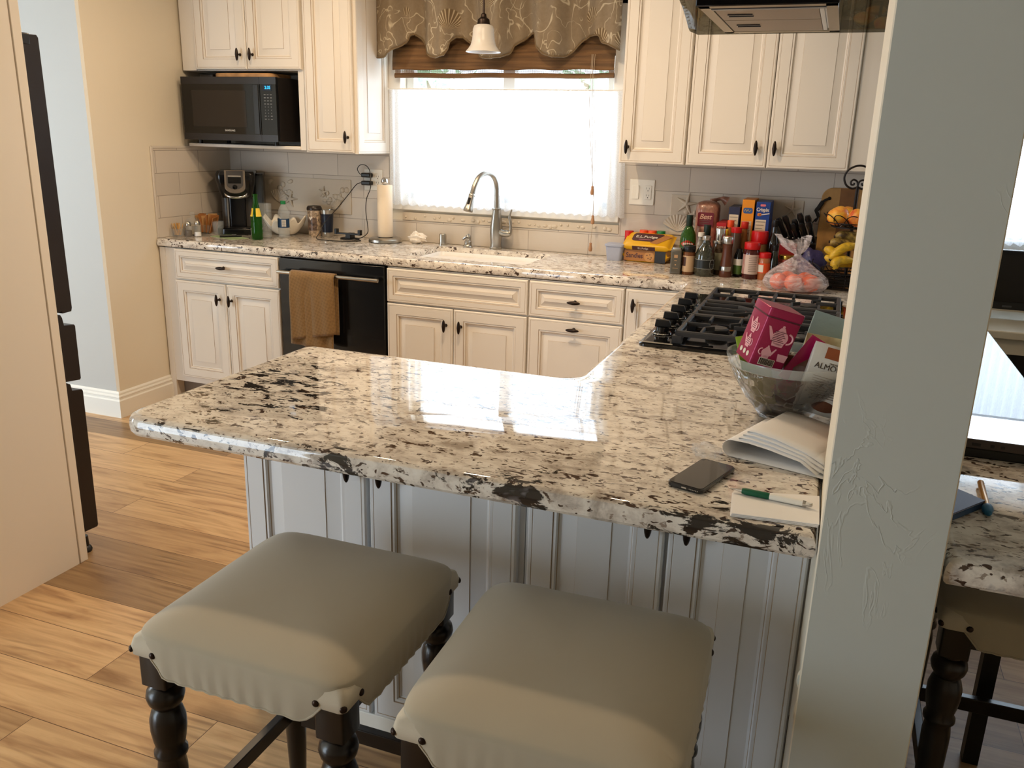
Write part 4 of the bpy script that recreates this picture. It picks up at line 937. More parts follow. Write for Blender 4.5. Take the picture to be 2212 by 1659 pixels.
obj('label_mark', band(.0292, .04, .08, -150, -105), mat('brown_ink', (70, 40, 26), .5), t, local=True)
smoke = mat('pepper_bottle_glass', (50, 52, 42), .08, spec=.7, coat=.6, var=(80, .25))
t = lath('pepper_bottle', 'dark peppercorn bottle with sloping shoulders and silver cap in the front row', 'bottle', 2.918, -.425, [
    ('bottle', [(.042, 0), (.0445, .004), (.044, .095), (.036, .118), (.020, .138), (.0175, .15), (.0175, .163), (.001, .163)], smoke),
    ('cap', [(.019, .160), (.0195, .162), (.0195, .178), (.018, .179), (.001, .179)], steel)])
obj('label', band(.0448, .036, .074, -200, 20, dr=.0005), mat('black_label', (26, 30, 28), .4), t, local=True)
obj('label_edge', M().lathe([(.0452, .0735), (.0456, .0745), (.0452, .0755)], 24, cap0=False, cap1=False).lathe([(.0450, .0345), (.0454, .0355), (.0450, .0365)], 24, cap0=False, cap1=False).tube([(.0455 * math.cos(-.75) + 0, .0455 * math.sin(-.75) - .0, .055)] * 1 + [(.0462 * math.cos(-.62 + .3 * math.cos(a)), .0462 * math.sin(-.62 + .3 * math.cos(a)), .055 + .022 * math.sin(a)) for a in [k * PI / 8 for k in range(17)]], .0007, 4), mat('pale_edge', (150, 152, 146), .4), t, local=True)
lath('spice_bottle', 'slim clear bottle with white cap behind the dark peppercorn bottle', 'bottle', 2.882, -.345, [('bottle', [(.018, 0), (.019, .003), (.019, .13), (.013, .15), (.012, .168), (.001, .168)], amber_g), ('cap', [(.0145, .165), (.0145, .184), (.001, .185)], lab_w)], n=18)
lath('sauce_bottle', 'dark bottle with blackish green cap between bread and silver cap', 'bottle', 2.898, -.28, [('bottle', [(.020, 0), (.022, .004), (.022, .13), (.014, .16), (.001, .165)], mat('dark_sauce', (40, 26, 20), .1)), ('cap', [(.0155, .16), (.0165, .163), (.0165, .213), (.001, .214)], mat('dark_green_cap_2', (20, 34, 26), .4))], n=18)
t = lath('herb_grinder', 'brown herb jar with pale label and tall silver cup cap', 'jar', 2.968, -.345, [
    ('jar', [(.029, 0), (.031, .004), (.031, .115), (.029, .13), (.0285, .142), (.001, .142)], mat('herb_glass', (70, 54, 38), .1, var=(90, .45), coat=.5)),
    ('collar', [(.0315, .140), (.0325, .143), (.0325, .150), (.030, .152), (.001, .152)], steel),
    ('cup_cap', [(.0205, .152), (.0215, .155), (.0225, .205), (.0215, .208), (.001, .208)], mat('satin_steel', (206, 204, 198), .25, 1))])
obj('label', band(.0314, .022, .100, -150, -20), mat('sage_label', (150, 148, 122), .55), t, local=True)
wal = mat('walnut', (92, 52, 34), .35)
t = lath('pepper_mill', 'tall brown wooden pepper mill with steel top in the bottle row', 'pepper mill', 3.012, -.415, [
    ('body', [(.026, 0), (.0275, .003), (.027, .026), (.026, .045), (.0255, .06), (.021, .10), (.0195, .125), (.022, .142), (.0235, .148), (.001, .148)], wal),
    ('steel_band', [(.0275, .028), (.0278, .029), (.0272, .047), (.0268, .048)], steel, dict(cap0=False, cap1=False)),
    ('top', [(.0235, .149), (.0245, .152), (.0245, .168), (.0235, .178), (.021, .181), (.001, .181)], steel)])
t = lath('sauce_bottle', 'small black bottle with white and green label right of the pepper mill', 'bottle', 3.062, -.37, [
    ('bottle', [(.021, 0), (.0225, .003), (.0225, .095), (.015, .112), (.013, .125), (.001, .126)], mat('black_sauce', (20, 20, 18), .12)), ], n=20)
obj('label', band(.0226, .052, .080, -170, -10), lab_w, t, local=True); obj('label', band(.0226, .012, .052, -170, -10), mat('olive_green_label', (78, 106, 40), .5), t, local=True)
t = lath('sauce_jar', 'large dark sauce jar with red screw lid and white label in the front row', 'jar', 3.118, -.40, [
    ('jar', [(.034, 0), (.0355, .004), (.0355, .105), (.034, .122), (.030, .13), (.001, .13)], mat('chili_glass', (70, 20, 18), .1, coat=.5)),
    ('lid', [(.0335, .130), (.0345, .132), (.0345, .157), (.033, .160), (.001, .160)], red_p, dict(wob=lambda a, i: 1 + .012 * math.cos(36 * a)))], n=72)
obj('label', band(.0356, .022, .108, -175, -20), mat('label_pale', (210, 186, 172), .5), t, local=True)
obj('label_bars', M().add(*(lambda b: (b.v, b.f))(band(.0360, .022, .108, -152, -144))).add(*(lambda b: (b.v, b.f))(band(.0360, .022, .108, -136, -132))), mat('dark_red_ink', (140, 24, 26), .5), t, local=True)
g = M()
for k in range(9): g.add(*(lambda b: (b.v, b.f))(band(.0360, .034 + .008 * k, .036 + .008 * k, -100, -42)))
obj('print_lines', g, nl, t, local=True)
t = lath('spice_jar', 'red-lidded seasoning shaker with orange label beside the big red-lidded jar', 'jar', 3.176, -.40, [
    ('jar', [(.025, 0), (.026, .003), (.026, .092), (.024, .097), (.001, .097)], mat('seasoning', (176, 104, 62), .2, coat=.5)), ('lid', [(.0262, .096), (.0268, .098), (.0268, .117), (.025, .119), (.001, .119)], red_p)])
obj('label', band(.0262, .030, .074, -180, 0), mat('orange_label', (226, 84, 36), .5), t, local=True); obj('label_panel', band(.0266, .034, .066, -150, -90), lab_w, t, local=True)
clear_s = mat('sauce_glass', (176, 120, 70), .1, trans=.5, ior=1.2)
lath('sauce_bottle', 'slim bottle with orange cap rising before the navy cereal box', 'bottle', 2.998, -.25, [('bottle', [(.019, 0), (.02, .003), (.02, .14), (.014, .18), (.013, .208), (.001, .208)], clear_s), ('cap', [(.015, .206), (.0155, .208), (.0155, .238), (.001, .239)], or_p)], n=20)
lath('sauce_bottle', 'slim bottle with darker red-orange cap before the orange cereal box', 'bottle', 3.062, -.25, [('bottle', [(.019, 0), (.02, .003), (.02, .14), (.014, .18), (.013, .206), (.001, .206)], clear_s), ('cap', [(.015, .204), (.0165, .206), (.0165, .235), (.001, .236)], mat('red_orange', (196, 48, 34), .35))], n=20)
lath('spice_jar', 'low red-lidded jar wedged between the two slim capped bottles', 'jar', 3.032, -.30, [('jar', [(.022, 0), (.023, .003), (.023, .19), (.001, .19)], mat('grey_herb', (92, 74, 62), .2)), ('lid', [(.024, .188), (.0245, .19), (.0245, .212), (.001, .213)], red_p)], n=20)
lath('mustard_bottle', 'small bottle with yellow tip beside the silver cup cap', 'bottle', 2.985, -.29, [('bottle', [(.012, 0), (.013, .003), (.013, .17), (.001, .172)], mat('mustard_body', (150, 40, 30), .3)), ('cap', [(.010, .17), (.011, .172), (.011, .196), (.006, .2), (.001, .2)], lab_y)], n=16)
t = lath('sauce_jar', 'wide jar with large bright red lid behind the front row of bottles', 'jar', 3.135, -.265, [
    ('jar', [(.035, 0), (.037, .004), (.037, .135), (.036, .142), (.001, .142)], mat('tan_spread', (138, 102, 66), .2)), ('lid', [(.0375, .142), (.039, .145), (.039, .185), (.036, .198), (.001, .199)], red_p)])
lath('soy_bottle', 'tall black bottle with narrow neck in front of the knife block', 'bottle', 3.196, -.27, [('bottle', [(.022, 0), (.024, .004), (.024, .15), (.014, .185), (.011, .20), (.011, .225), (.001, .226)], mat('soy_black', (20, 14, 12), .06, coat=.6)), ('cap', [(.0125, .222), (.0135, .224), (.0135, .25), (.001, .251)], blackm)], n=20)
lath('soy_bottle', 'short dark glass bottle beside the bag of oranges', 'bottle', 3.214, -.385, [('bottle', [(.021, 0), (.023, .004), (.023, .08), (.014, .115), (.012, .13), (.001, .131)], mat('dark_green_glass', (18, 24, 18), .06, coat=.6)), ('cap', [(.0135, .128), (.0145, .13), (.0145, .152), (.001, .153)], blackm)], n=20)
t = lath('jam_jar', 'jar with gold lid and pink label behind the knot of the orange bag', 'jar', 3.268, -.335, [('jar', [(.033, 0), (.034, .004), (.034, .085), (.031, .092), (.001, .092)], mat('jam', (150, 70, 60), .2)), ('lid', [(.0345, .090), (.035, .092), (.035, .106), (.033, .108), (.001, .109)], mat('gold_lid', (190, 158, 70), .25, .9))])
obj('label', band(.0342, .015, .075, -175, -5), mat('pink_label', (226, 160, 150), .55), t, local=True)
box_item('tea_box', 'red carton edge behind the jam jar and short dark bottle', 'box', 3.225, 3.300, -.275, -.235, .150, mat('crimson_carton', (150, 20, 28), .5), [])
# knife block
t = thing('knife_block', 'black knife block with a fan of black-handled knives in front of the cutting board', 'knife block', (3.30, -.15, ZT))
BT = TR(3.305, -.16, ZT) @ RX(.30)
obj('block', M().prism([(-.075, -.03), (.075, -.03), (.075, .06), (-.075, .06)], .012, .17, T=BT), wood_dark, t, bevel=.004)
obj('foot', M().box(3.23, 3.38, -.19, -.06, ZT, ZT + .022), wood_dark, t)
hm = mat('knife_handle', (16, 15, 15), .25)
for k, (x, y, tilt, l) in enumerate(((-.060, .035, -.45, .10), (-.030, .035, -.42, .115), (.0, .035, -.36, .095), (.028, .04, -.34, .125), (.056, .04, -.30, .115), (.062, .0, -.30, .10), (-.005, .01, -.40, .085), (.028, .005, -.36, .09))):
    T = BT @ TR(x, y, .165) @ RY(tilt)
    h = obj('knife_handle', M().rings([[(a, b, z) for a, b in rrect(-w_, w_, -d_, d_, .005, 3)] for z, w_, d_ in ((0, .009, .007), (.02, .011, .008), (l * .6, .010, .008), (l * .85, .014, .009), (l, .010, .007))], T=T), hm, t, ang=60)
    obj('bolster', M().box(-.0118, -.0100, -.0035, .0035, -.012, l * .9, T=T), steel, h)
for k in range(6):
    obj('steak_knife_handle', M().tube([BT @ Vector((-.062 + .024 * k, -.018, .160)), BT @ Vector((-.075 + .024 * k, -.018, .186))], .006, 8).ell(tuple(BT @ Vector((-.0755 + .024 * k, -.018, .187))), (.0045, .0045, .0045), 8, 6, 1), [hm, chrome], t)
# cutting board leaning on the tile
t = thing('cutting_board', 'striped wooden cutting board leaning on the tile behind the fruit stand', 'cutting board', (3.50, -.03, ZT))
CT = TR(3.51, -.058, ZT + .001) @ RX(-.09)
w1 = mat('maple_strip', (186, 140, 82), .5, var=(14, .1)); w2_ = mat('walnut_strip', (132, 88, 50), .5, var=(14, .1))
P = rrect(-.135, .135, 0, .395, .05, 6)
obj('board', M().rings([[(x, 0, z) for x, z in P], [(x, .02, z) for x, z in P]], T=CT), w1, t, bevel=.003)
obj('dark_strip', M().box(-.055, .025, -.0008, 0, .002, .393, T=CT), w2_, t)
obj('hole_ring', M().lathe([(.008, 0), (.008, .003)], 16, T=CT @ TR(-.10, -.0005, .345) @ RX(PI / 2)), blackm, t)
obj('leather_loop', M().tube(bez([CT @ Vector((-.10, -.006, .345)), CT @ Vector((-.125, -.012, .33)), CT @ Vector((-.142, -.012, .30)), CT @ Vector((-.15, -.012, .285)), CT @ Vector((-.14, -.012, .26)), CT @ Vector((-.15, -.012, .235))]), [.006] * 11 + [.010] * 20 + [.008] * 10 + [.005] * 10, 7).tube([CT @ Vector((-.148, -.012, .25)), CT @ Vector((-.165, -.012, .225))], .003, 5), mat('black_leather', (26, 22, 20), .6), t)

# fruit stand
FXc, FYc = 3.517, -.44
wire = mat('wrought_iron', (30, 24, 22), .45, .5)
t = thing('fruit_stand', 'black wire two-tier fruit stand with scroll top beside the pier', 'fruit stand', (FXc, FYc, ZT))
def circ(r, z, n=32): return [(FXc + r * math.cos(2 * PI * k / n), FYc + r * math.sin(2 * PI * k / n), z) for k in range(n)]
obj('pole', M().tube([(FXc, FYc, ZT + .01), (FXc, FYc, 1.335)], .0065, 10), wire, t)
sc_ = [(FXc + x, FYc, 1.335 + z) for x, z in [(0, 0), (-.02, -.008), (-.045, .005), (-.056, .035), (-.045, .065), (-.015, .083), (.015, .083), (.045, .065), (.056, .035), (.045, .005), (.02, -.008), (0, 0)]]
g = M().tube(bez(sc_, 6), .0042, 8)
for s in (-1, 1): g.tube(bez([(FXc + s * x, FYc, 1.335 + z) for x, z in [(0, 0), (.004, .02), (.018, .028), (.028, .02), (.026, .008), (.016, .008), (.015, .016)]], 6), .0038, 8)
obj('scroll_handle', g, wire, t)
def basket(rt, rb, zt, zb, nm, solid):
    g = M().tube(circ(rb, zb), .0035, 6, closed=True).tube(circ((rt + rb) / 2 * 1.06, (zt + zb) / 2 - .008), .002, 6, closed=True).tube(circ(rb * .5, zb - .004), .002, 6, closed=True)
    n = 12
    for k in range(n):      # overlapping scallop loops for the rim
        a0 = 2 * PI * k / n; L = []
        for j in range(13):
            q = j / 12; a = a0 + (q - .5) * 2 * PI / n * 1.55; h = math.sin(PI * q) ** .6
            L.append((FXc + (rb + (rt - rb) * h) * math.cos(a), FYc + (rb + (rt - rb) * h) * math.sin(a), zb + (zt - zb) * h))
        g.tube(L, .002, 5)
        g.tube([(FXc, FYc, zb - .006), (FXc + rb * math.cos(a0), FYc + rb * math.sin(a0), zb)], .0018, 5)
    obj(nm, g, wire, t)
basket(.118, .080, 1.222, 1.170, 'top_basket', 0)
basket(.155, .115, 1.018, .968, 'bottom_basket', 0)
g = M().tube(circ(.12, ZT + .006), .004, 6, closed=True).tube(circ(.118, .94), .003, 6, closed=True).tube(circ(.117, .955), .003, 6, closed=True)
for k in range(16):
    a = 2 * PI * k / 16; g.tube([(FXc + .12 * math.cos(a), FYc + .12 * math.sin(a), ZT + .006), (FXc + .115 * math.cos(a), FYc + .115 * math.sin(a), .968)], .0022, 5)
for k in range(4): a = PI / 4 + PI / 2 * k; g.tube([(FXc, FYc, ZT + .012), (FXc + .12 * math.cos(a), FYc + .12 * math.sin(a), ZT + .006)], .003, 5)
obj('base', g, wire, t)
# dark tray under the lower tier
tag(obj('black_tray', M().prism(rrect(-.10, .10, -.09, .09, .03), .008, .040), mat('tray_black', (22, 20, 19), .4), loc=(FXc - .0, FYc, ZT + .004), local=True), 'black tray sitting inside the base ring of the fruit stand', 'tray')
def skin(name, stops, sc_, rough=.4):
    m = mat(name, stops[0][1], rough); t = NT.__new__(NT); t.t = m.node_tree; t.n = t.t.nodes; t.l = t.t.links; t.b = t.n['Principled BSDF']; t._c = None
    t.link(t.ramp(t.noise(t.co(), sc_, 3, .6, .8), stops), t.b.inputs['Base Color']); return m
peach = skin('peach_skin', [(.36, (236, 186, 64)), (.5, (238, 160, 60)), (.62, (206, 84, 44)), (.75, (168, 52, 38))], 14)
def fruit(d1, d2, c): return 1 - .22 * max(0, c) ** 10 - .1 * max(0, -c) ** 10
def peach_obj(lab, x, y, z, r, rot):
    t = thing('peach', lab, 'fruit', (x, y, z), rot=rot, group='peaches on the fruit stand')
    obj('flesh', M().ell((0, 0, 0), (r, r * .98, r * .88), 28, 18, fn=lambda a, b, c: (1 - .2 * max(0, c) ** 8) * (1 - .05 * math.exp(-((math.atan2(b, a)) / .16) ** 2))), peach, t, local=True, ang=180)
    return t
p = peach_obj('front yellow-red peach in the top tier of the fruit stand', 3.455, -.470, 1.216, .045, (.5, .3, -1.9))
obj('sticker', M().lathe([(.009, .0), (.009, .0006)], 14, T=TR(.02, -.004, -.0425) @ RX(PI)), lab_w, p, local=True)
peach_obj('redder peach beside the pole in the top tier', 3.536, -.515, 1.214, .042, (.2, .5, 1.0))
peach_obj('peach half hidden at the back of the top tier', 3.50, -.385, 1.214, .042, (.1, -.4, 2.2))
ban = skin('banana_skin', [(.30, (84, 62, 28)), (.38, (196, 158, 52)), (.55, (228, 186, 48)), (.8, (236, 202, 66))], 28)
ban2 = skin('ripe_banana_skin', [(.35, (70, 54, 30)), (.48, (140, 116, 56)), (.6, (172, 146, 76)), (.8, (190, 164, 86))], 30)
def banana(lab, pts, m_, r=.018):
    P = bez(pts, 6); n = len(P)
    R = [r * min(1, .42 + 2.6 * min(k, n - 1 - k) / n) for k in range(n)]
    R[0] = r * .3; R[-1] = r * .22
    c = Vector(pts[len(pts) // 2])
    t = thing('banana', lab, 'fruit', c, group='bananas on the fruit stand')
    obj('peel', M().tube(P, R, 8), m_, t, ang=60)
    d = (Vector(P[0]) - Vector(P[2])).normalized()
    obj('tip', M().tube([Vector(P[0]) - d * .002, Vector(P[0]) + d * .006], [.0065, .0045], 8), mat('banana_tip', (44, 30, 20), .7), t)
banana('yellow banana pointing left at the lower front of the fruit stand', [(3.418, -.485, 1.078), (3.45, -.49, 1.068), (3.50, -.50, 1.04), (3.55, -.50, 1.03)], ban, .019)
banana('spotted banana pointing down to the left across the bunch', [(3.448, -.535, 1.040), (3.468, -.532, 1.068), (3.50, -.52, 1.092), (3.55, -.50, 1.10)], ban, .019)
banana('banana with green tip low under the spotted banana', [(3.425, -.50, 1.048), (3.45, -.505, 1.036), (3.49, -.50, 1.022), (3.54, -.49, 1.015)], ban, .016)
banana('yellow banana hanging over the front rim of the lower tier', [(3.475, -.575, 1.005), (3.468, -.565, 1.030), (3.49, -.545, 1.040), (3.54, -.53, 1.04)], ban, .019)
banana('overripe banana lying on top of the bunch', [(3.456, -.46, 1.128), (3.49, -.458, 1.135), (3.53, -.455, 1.13), (3.58, -.45, 1.11)], ban2, .021)
banana('second overripe banana just under the top one', [(3.438, -.472, 1.106), (3.47, -.47, 1.104), (3.52, -.47, 1.10), (3.57, -.465, 1.08)], ban2, .020)
orange_m = mat('orange_peel', (236, 98, 40), .45, bump=(160, .15, .001))
tag(obj('orange', M().ell((0, 0, 0), (.037, .037, .035), 24, 16), orange_m, loc=(3.575, -.50, 1.006), local=True, ang=180), 'single orange at the pier side of the lower tier', 'fruit')
# bag of oranges
for k, (x, y, z, r, lab) in enumerate(((3.258, -.650, .950, .036, 'orange at the near left of the plastic bag'), (3.320, -.680, .952, .038, 'orange at the front middle of the plastic bag'), (3.385, -.665, .952, .037, 'orange at the front right of the plastic bag'), (3.29, -.595, .952, .036, 'orange at the back left inside the plastic bag'), (3.36, -.598, .952, .037, 'orange at the back right inside the plastic bag'))):
    tag(obj('orange', M().ell((0, 0, 0), (r, r, r * .96), 24, 16), orange_m, loc=(x, y, z), local=True, ang=180), lab, 'fruit', 'oranges in the plastic bag')
film = bpy.data.materials.new('bag_film'); tt = NT(film); b = tt.b
b.inputs['Base Color'].default_value = (.85, .78, .80, 1); b.inputs['Roughness'].default_value = .18; b.inputs['Alpha'].default_value = .22; b.inputs['Specular IOR Level'].default_value = .9
nn = tt.noise(tt.map((10, 10, 34), rot=(.3, .2, 0)), 1.2, 5, .6, 1.5); tt.bump(nn, .9, .01)
tt.link(tt.ramp(nn, [(.4, (.16, .16, .16, 1)), (.62, (.55, .55, .55, 1))]), b.inputs['Alpha'])
def bag(u, v):
    a = u * 2 * PI
    prof_ = [(0, .0), (.06, .0), (.115, .004), (.130, .028), (.122, .052), (.094, .078), (.062, .102), (.036, .122), (.014, .138), (.012, .146), (.030, .162), (.052, .188), (.064, .212)]
    q = v * (len(prof_) - 1); i = min(int(q), len(prof_) - 2); f = q - i
    r = prof_[i][0] * (1 - f) + prof_[i + 1][0] * f; z = prof_[i][1] * (1 - f) + prof_[i + 1][1] * f
    w_ = 1 + (.07 * math.sin(9 * a + 3 * v) + .05 * math.sin(17 * a - 5 * v)) * min(1, v * 2.0) * (2.2 if v > .78 else 1)
    lean = 0 if v < .72 else (v - .72) * .09
    return (3.322 + r * w_ * math.cos(a) * (1.0 if v < .75 else 1.0) - lean, -.632 + r * w_ * math.sin(a) * .72, ZT + .002 + z + (.014 * math.sin(2 * a + 1) if v > .9 else 0))
t = thing('produce_bag', 'knotted clear plastic bag holding oranges on the granite by the cooktop', 'bag', (3.322, -.632, ZT))
obj('film', M().grid(bag, 72, 48, cu=True), film, t, ang=180)
obj('knot', M().lathe([(.011, 0), (.0155, .004), (.0155, .009), (.011, .013)], 14, (3.321, -.632, ZT + .136), cap0=False, cap1=False), film, t)
nb = mat('indigo_bag', (58, 52, 92), .35, bump=(30, .6, .01))
tag(obj('snack_bag', M().ell((0, 0, .055), (.06, .035, .075), 26, 16, fn=lambda a, b, c: 1 + .1 * math.sin(6 * a + 4 * c) + .06 * math.sin(11 * b + 7 * c)), nb, loc=(3.372, -.34, ZT + .012), local=True, ang=60), 'crumpled indigo plastic bag behind the bag of oranges', 'bag')

# ------------------------------------------------------------------ cooktop
t = thing('gas_cooktop', 'black five-burner gas cooktop set in the granite under the hood', 'cooktop', (3.23, -1.45, ZT))
KX0, KX1, KY0, KY1 = 2.948, 3.53, -1.915, -.985
obj('base_plate', M().rings([[(x, y, z) for x, y in rrect(KX0 + d, KX1 - d, KY0 + d, KY1 - d, .02)] for d, z in ((0, ZT + .0005), (0, ZT + .008), (.012, ZT + .013), (.02, ZT + .013))]), blackg, t, ang=30)
obj('front_trim', M().box(KX0 + .004, KX0 + .10, KY0 + .006, KY0 + .012, ZT + .012, ZT + .0145), steel, t)
for k in range(5):
    y = -1.775 + .1325 * k
    kn = obj('control_knob', M().lathe([(.0275, 0), (.0275, .006), (.022, .010), (.019, .022), (.001, .023)], 24, (2.992, y, ZT + .013)), blackg, t)
    obj('knob_ring', M().lathe([(.0285, 0), (.030, .002), (.0285, .005)], 24, (2.992, y, ZT + .013)), chrome, kn)
    obj('knob_grip', M().rings([[(x + dx, y + s * d_, ZT + z) for x, z in ((2.968, .034), (2.971, .058), (3.012, .056), (3.019, .036))] for s, d_, dx in ((-1, .0065, 0), (1, .0065, 0))]), blackm, kn, bevel=.002)
def burner(x, y, r):
    b = obj('burner', M().lathe([(r * 1.55, 0), (r * 1.5, .004), (r * 1.15, .006), (r * 1.1, .014), (r * .9, .016), (.001, .016)], 28, (x, y, ZT + .012)), mat('burner_ring', (60, 58, 56), .3, .8), t)
    obj('burner_cap', M().lathe([(r, .016), (r, .022), (r * .85, .026), (.001, .027)], 28, (x, y, ZT + .012)), blackmat, b)
for x, y, r in ((3.15, -1.72, .034), (3.40, -1.72, .028), (3.28, -1.45, .045), (3.15, -1.17, .028), (3.40, -1.17, .034)): burner(x, y, r)
def bar(g, p, q, w_=.0095, h=.012, z=.964):
    p = Vector((p[0], p[1], z)); q = Vector((q[0], q[1], z)); d = (q - p).normalized(); n = Vector((-d.y, d.x, 0)) * w_ / 2
    R = []
    for c in (p, q): R.append([tuple(c + n * .6), tuple(c - n * .6), tuple(c - n - Vector((0, 0, .005))), tuple(c - n - Vector((0, 0, h))), tuple(c + n - Vector((0, 0, h))), tuple(c + n - Vector((0, 0, .005)))])
    g.rings(R)
GX0, GX1 = 3.055, 3.495
def grate(y0, y1, side):
    g = M()
    for a, b in (((GX0, y0), (GX1, y0)), ((GX0, y1), (GX1, y1)), ((GX0, y0), (GX0, y1)), ((GX1, y0), (GX1, y1))): bar(g, a, b, .015, .016)
    for x in (GX0, GX1):
        for y in (y0, y1): g.prism([(x - .014, y - .014), (x + .014, y - .014), (x + .014, y + .014), (x - .014, y + .014)], ZT + .0135, .950)
    xm = (GX0 + GX1) / 2; ym = (y0 + y1) / 2
    if side:
        bar(g, (xm, y0), (xm, y1), .013)
        for cx_ in ((GX0 + xm) / 2, (xm + GX1) / 2):
            bar(g, (cx_ - .045, y0), (cx_ - .045, ym - .055)); bar(g, (cx_ + .045, y0), (cx_ + .045, ym - .055)); bar(g, (cx_ - .045, y1), (cx_ - .045, ym + .055)); bar(g, (cx_ + .045, y1), (cx_ + .045, ym + .055))
            bar(g, (cx_ - .11, ym), (cx_ - .035, ym)); bar(g, (cx_ + .035, ym), (cx_ + .11, ym))
            bar(g, (cx_ - .045, ym - .055), (cx_ - .02, ym - .03)); bar(g, (cx_ + .045, ym + .055), (cx_ + .02, ym + .03))
    else:
        for s in (-1, 1):
            bar(g, (GX0, ym + s * .075), (xm - .10, ym + s * .075)); bar(g, (GX1, ym + s * .075), (xm + .10, ym + s * .075))
            bar(g, (xm - .10, ym + s * .075), (xm - .045, ym + s * .03)); bar(g, (xm + .10, ym + s * .075), (xm + .045, ym + s * .03))
            bar(g, (xm - .05, y0 if s < 0 else y1), (xm - .05, ym + s * .07)); bar(g, (xm + .05, y0 if s < 0 else y1), (xm + .05, ym + s * .07))
        bar(g, (GX0, ym), (xm - .07, ym)); bar(g, (GX1, ym), (xm + .07, ym))
    obj('grate', g, blackmat, t, ang=30)
grate(-1.872, -1.595, 1); grate(-1.585, -1.315, 0); grate(-1.305, -1.030, 1)

# ------------------------------------------------------------------ range hood
t = thing('range_hood', 'black island range hood with curved smoked glass canopy above the cooktop', 'range hood', (3.2, -1.495, 2.44))
hg = bpy.data.materials.new('smoked_glass'); tt = NT(hg); tt.n.remove(tt.b)
tr = tt.new('ShaderNodeBsdfTransparent'); tr.inputs[0].default_value = (.36, .35, .30, 1); gl = tt.new('ShaderNodeBsdfGlossy'); gl.inputs['Roughness'].default_value = .03
mx = tt.new('ShaderNodeMixShader'); mx.inputs[0].default_value = .07; tt.link(tr.outputs[0], mx.inputs[1]); tt.link(gl.outputs[0], mx.inputs[2]); tt.link(mx.outputs[0], tt.out.inputs[0])
def arch(u, v):
    y = -1.945 + .90 * v; q = (v - .5) * 2
    x0 = 2.878 + (.028 * max(0, (abs(q) - .93) / .07) ** 2)
    return (x0 + (3.66 - x0) * u, y, 1.964 - .098 * q * q)
obj('glass_canopy', M().grid(arch, 16, 40), hg, t, ang=180, solid=.006)
hz = 1.851; hx0, hx1, hy0, hy1 = 3.022, 3.384, -1.80, -1.185
obj('body', M().box(hx0, hx1, hy0, hy1, hz + .004, hz + .10).box(hx0 - .004, hx1 + .004, hy0 - .006, hy0, hz - .002, hz + .102), blackg, t, bevel=.003)
obj('chimney', M().box(3.03, 3.34, -1.65, -1.35, hz + .10, 2.44), mat('hood_black_steel', (30, 30, 32), .3, .6), t)
hm_ = mat('hood_rim', (176, 160, 130), .4, .4)
obj('bottom_rim', M().box(hx0, hx0 + .03, hy0, hy1, hz, hz + .004).box(hx1 - .03, hx1, hy0, hy1, hz, hz + .004).box(hx0, hx1, hy1 - .03, hy1, hz, hz + .004).box(hx0, hx1, hy0, hy0 + .05, hz, hz + .004), hm_, t)
mesh_f = mat('grease_filter', (168, 150, 126), .45, .3, bump=(220, .3, .001))
for a, b in ((hy0 + .085, hy0 + .305), (hy0 + .315, hy1 - .035)):
    f = obj('grease_filter', M().box(hx0 + .034, hx1 - .05, a, b, hz + .001, hz + .005), mesh_f, t)
    obj('latch', M().box(hx0 + .06, hx0 + .13, a + .09, a + .10, hz - .002, hz + .001).box(hx0 + .06, hx0 + .13, a + .125, a + .13, hz - .002, hz + .001), blackm, f)
obj('filter_rail', M().box(hx0 + .03, hx1 - .03, hy0 + .055, hy0 + .08, hz - .002, hz + .003), mat('dark_rail', (70, 74, 80), .3, .5), t)
obj('light_strip', M().box(hx1 - .048, hx1 - .036, hy0 + .09, hy1 - .05, hz, hz + .004), white, t)
# ------------------------------------------------------------------ glass bowl and what is in it
BX, BY = 3.392, -2.425
crystal = bpy.data.materials.new('cut_crystal'); tt = NT(crystal); b = tt.b
b.inputs['Base Color'].default_value = (.99, 1, .99, 1); b.inputs['Roughness'].default_value = .03; b.inputs['Transmission Weight'].default_value = 1; b.inputs['Alpha'].default_value = .72; b.inputs['IOR'].default_value = 1.5
vo = tt.new('ShaderNodeTexVoronoi'); vo.inputs['Scale'].default_value = 48; tt.link(tt.co(), vo.inputs['Vector']); tt.bump(vo.outputs['Distance'], .5, .005)
crim = mat('crystal_rim', (226, 234, 230), .04, alpha=.22, spec=1)
t = thing('crystal_bowl', 'large cut glass bowl full of tea and snack packets beside the cooktop', 'bowl', (BX, BY, ZT))
obj('bowl', M().lathe([(.050, 0), (.056, .003), (.066, .016), (.092, .048), (.116, .085), (.131, .118), (.126, .118), (.110, .087), (.086, .052), (.060, .022), (.001, .016)], 56, (BX, BY, ZT)), crystal, t, ang=60)
obj('rim_band', M().lathe([(.131, .118), (.137, .136), (.136, .140), (.132, .139), (.126, .118)], 56, (BX, BY, ZT), cap0=False, cap1=False), crim, t, ang=60)
pinkm = mat('pink_tin', (160, 30, 80), .3, .2, spec=.6); pinkp = mat('teapot_pink', (236, 176, 186), .45); ink = mat('ink_dark', (92, 40, 52), .6)
TT = TR(3.327, -2.455, 1.040) @ RY(.27) @ RX(-.06) @ RZ(.47)
t = thing('tea_tin', 'pink square tea tin printed with pale teapots leaning out of the glass bowl', 'tin', TT.to_translation(), rot=TT.to_euler())
w_ = .040; hh = .128
obj('body', M().prism(rrect(-w_, w_, -w_, w_, .006), 0, hh - .022), pinkm, t, local=True)
obj('lid', M().prism(rrect(-w_ - .001, w_ + .001, -w_ - .001, w_ + .001, .007), hh - .019, hh), pinkm, t, local=True, bevel=.002)
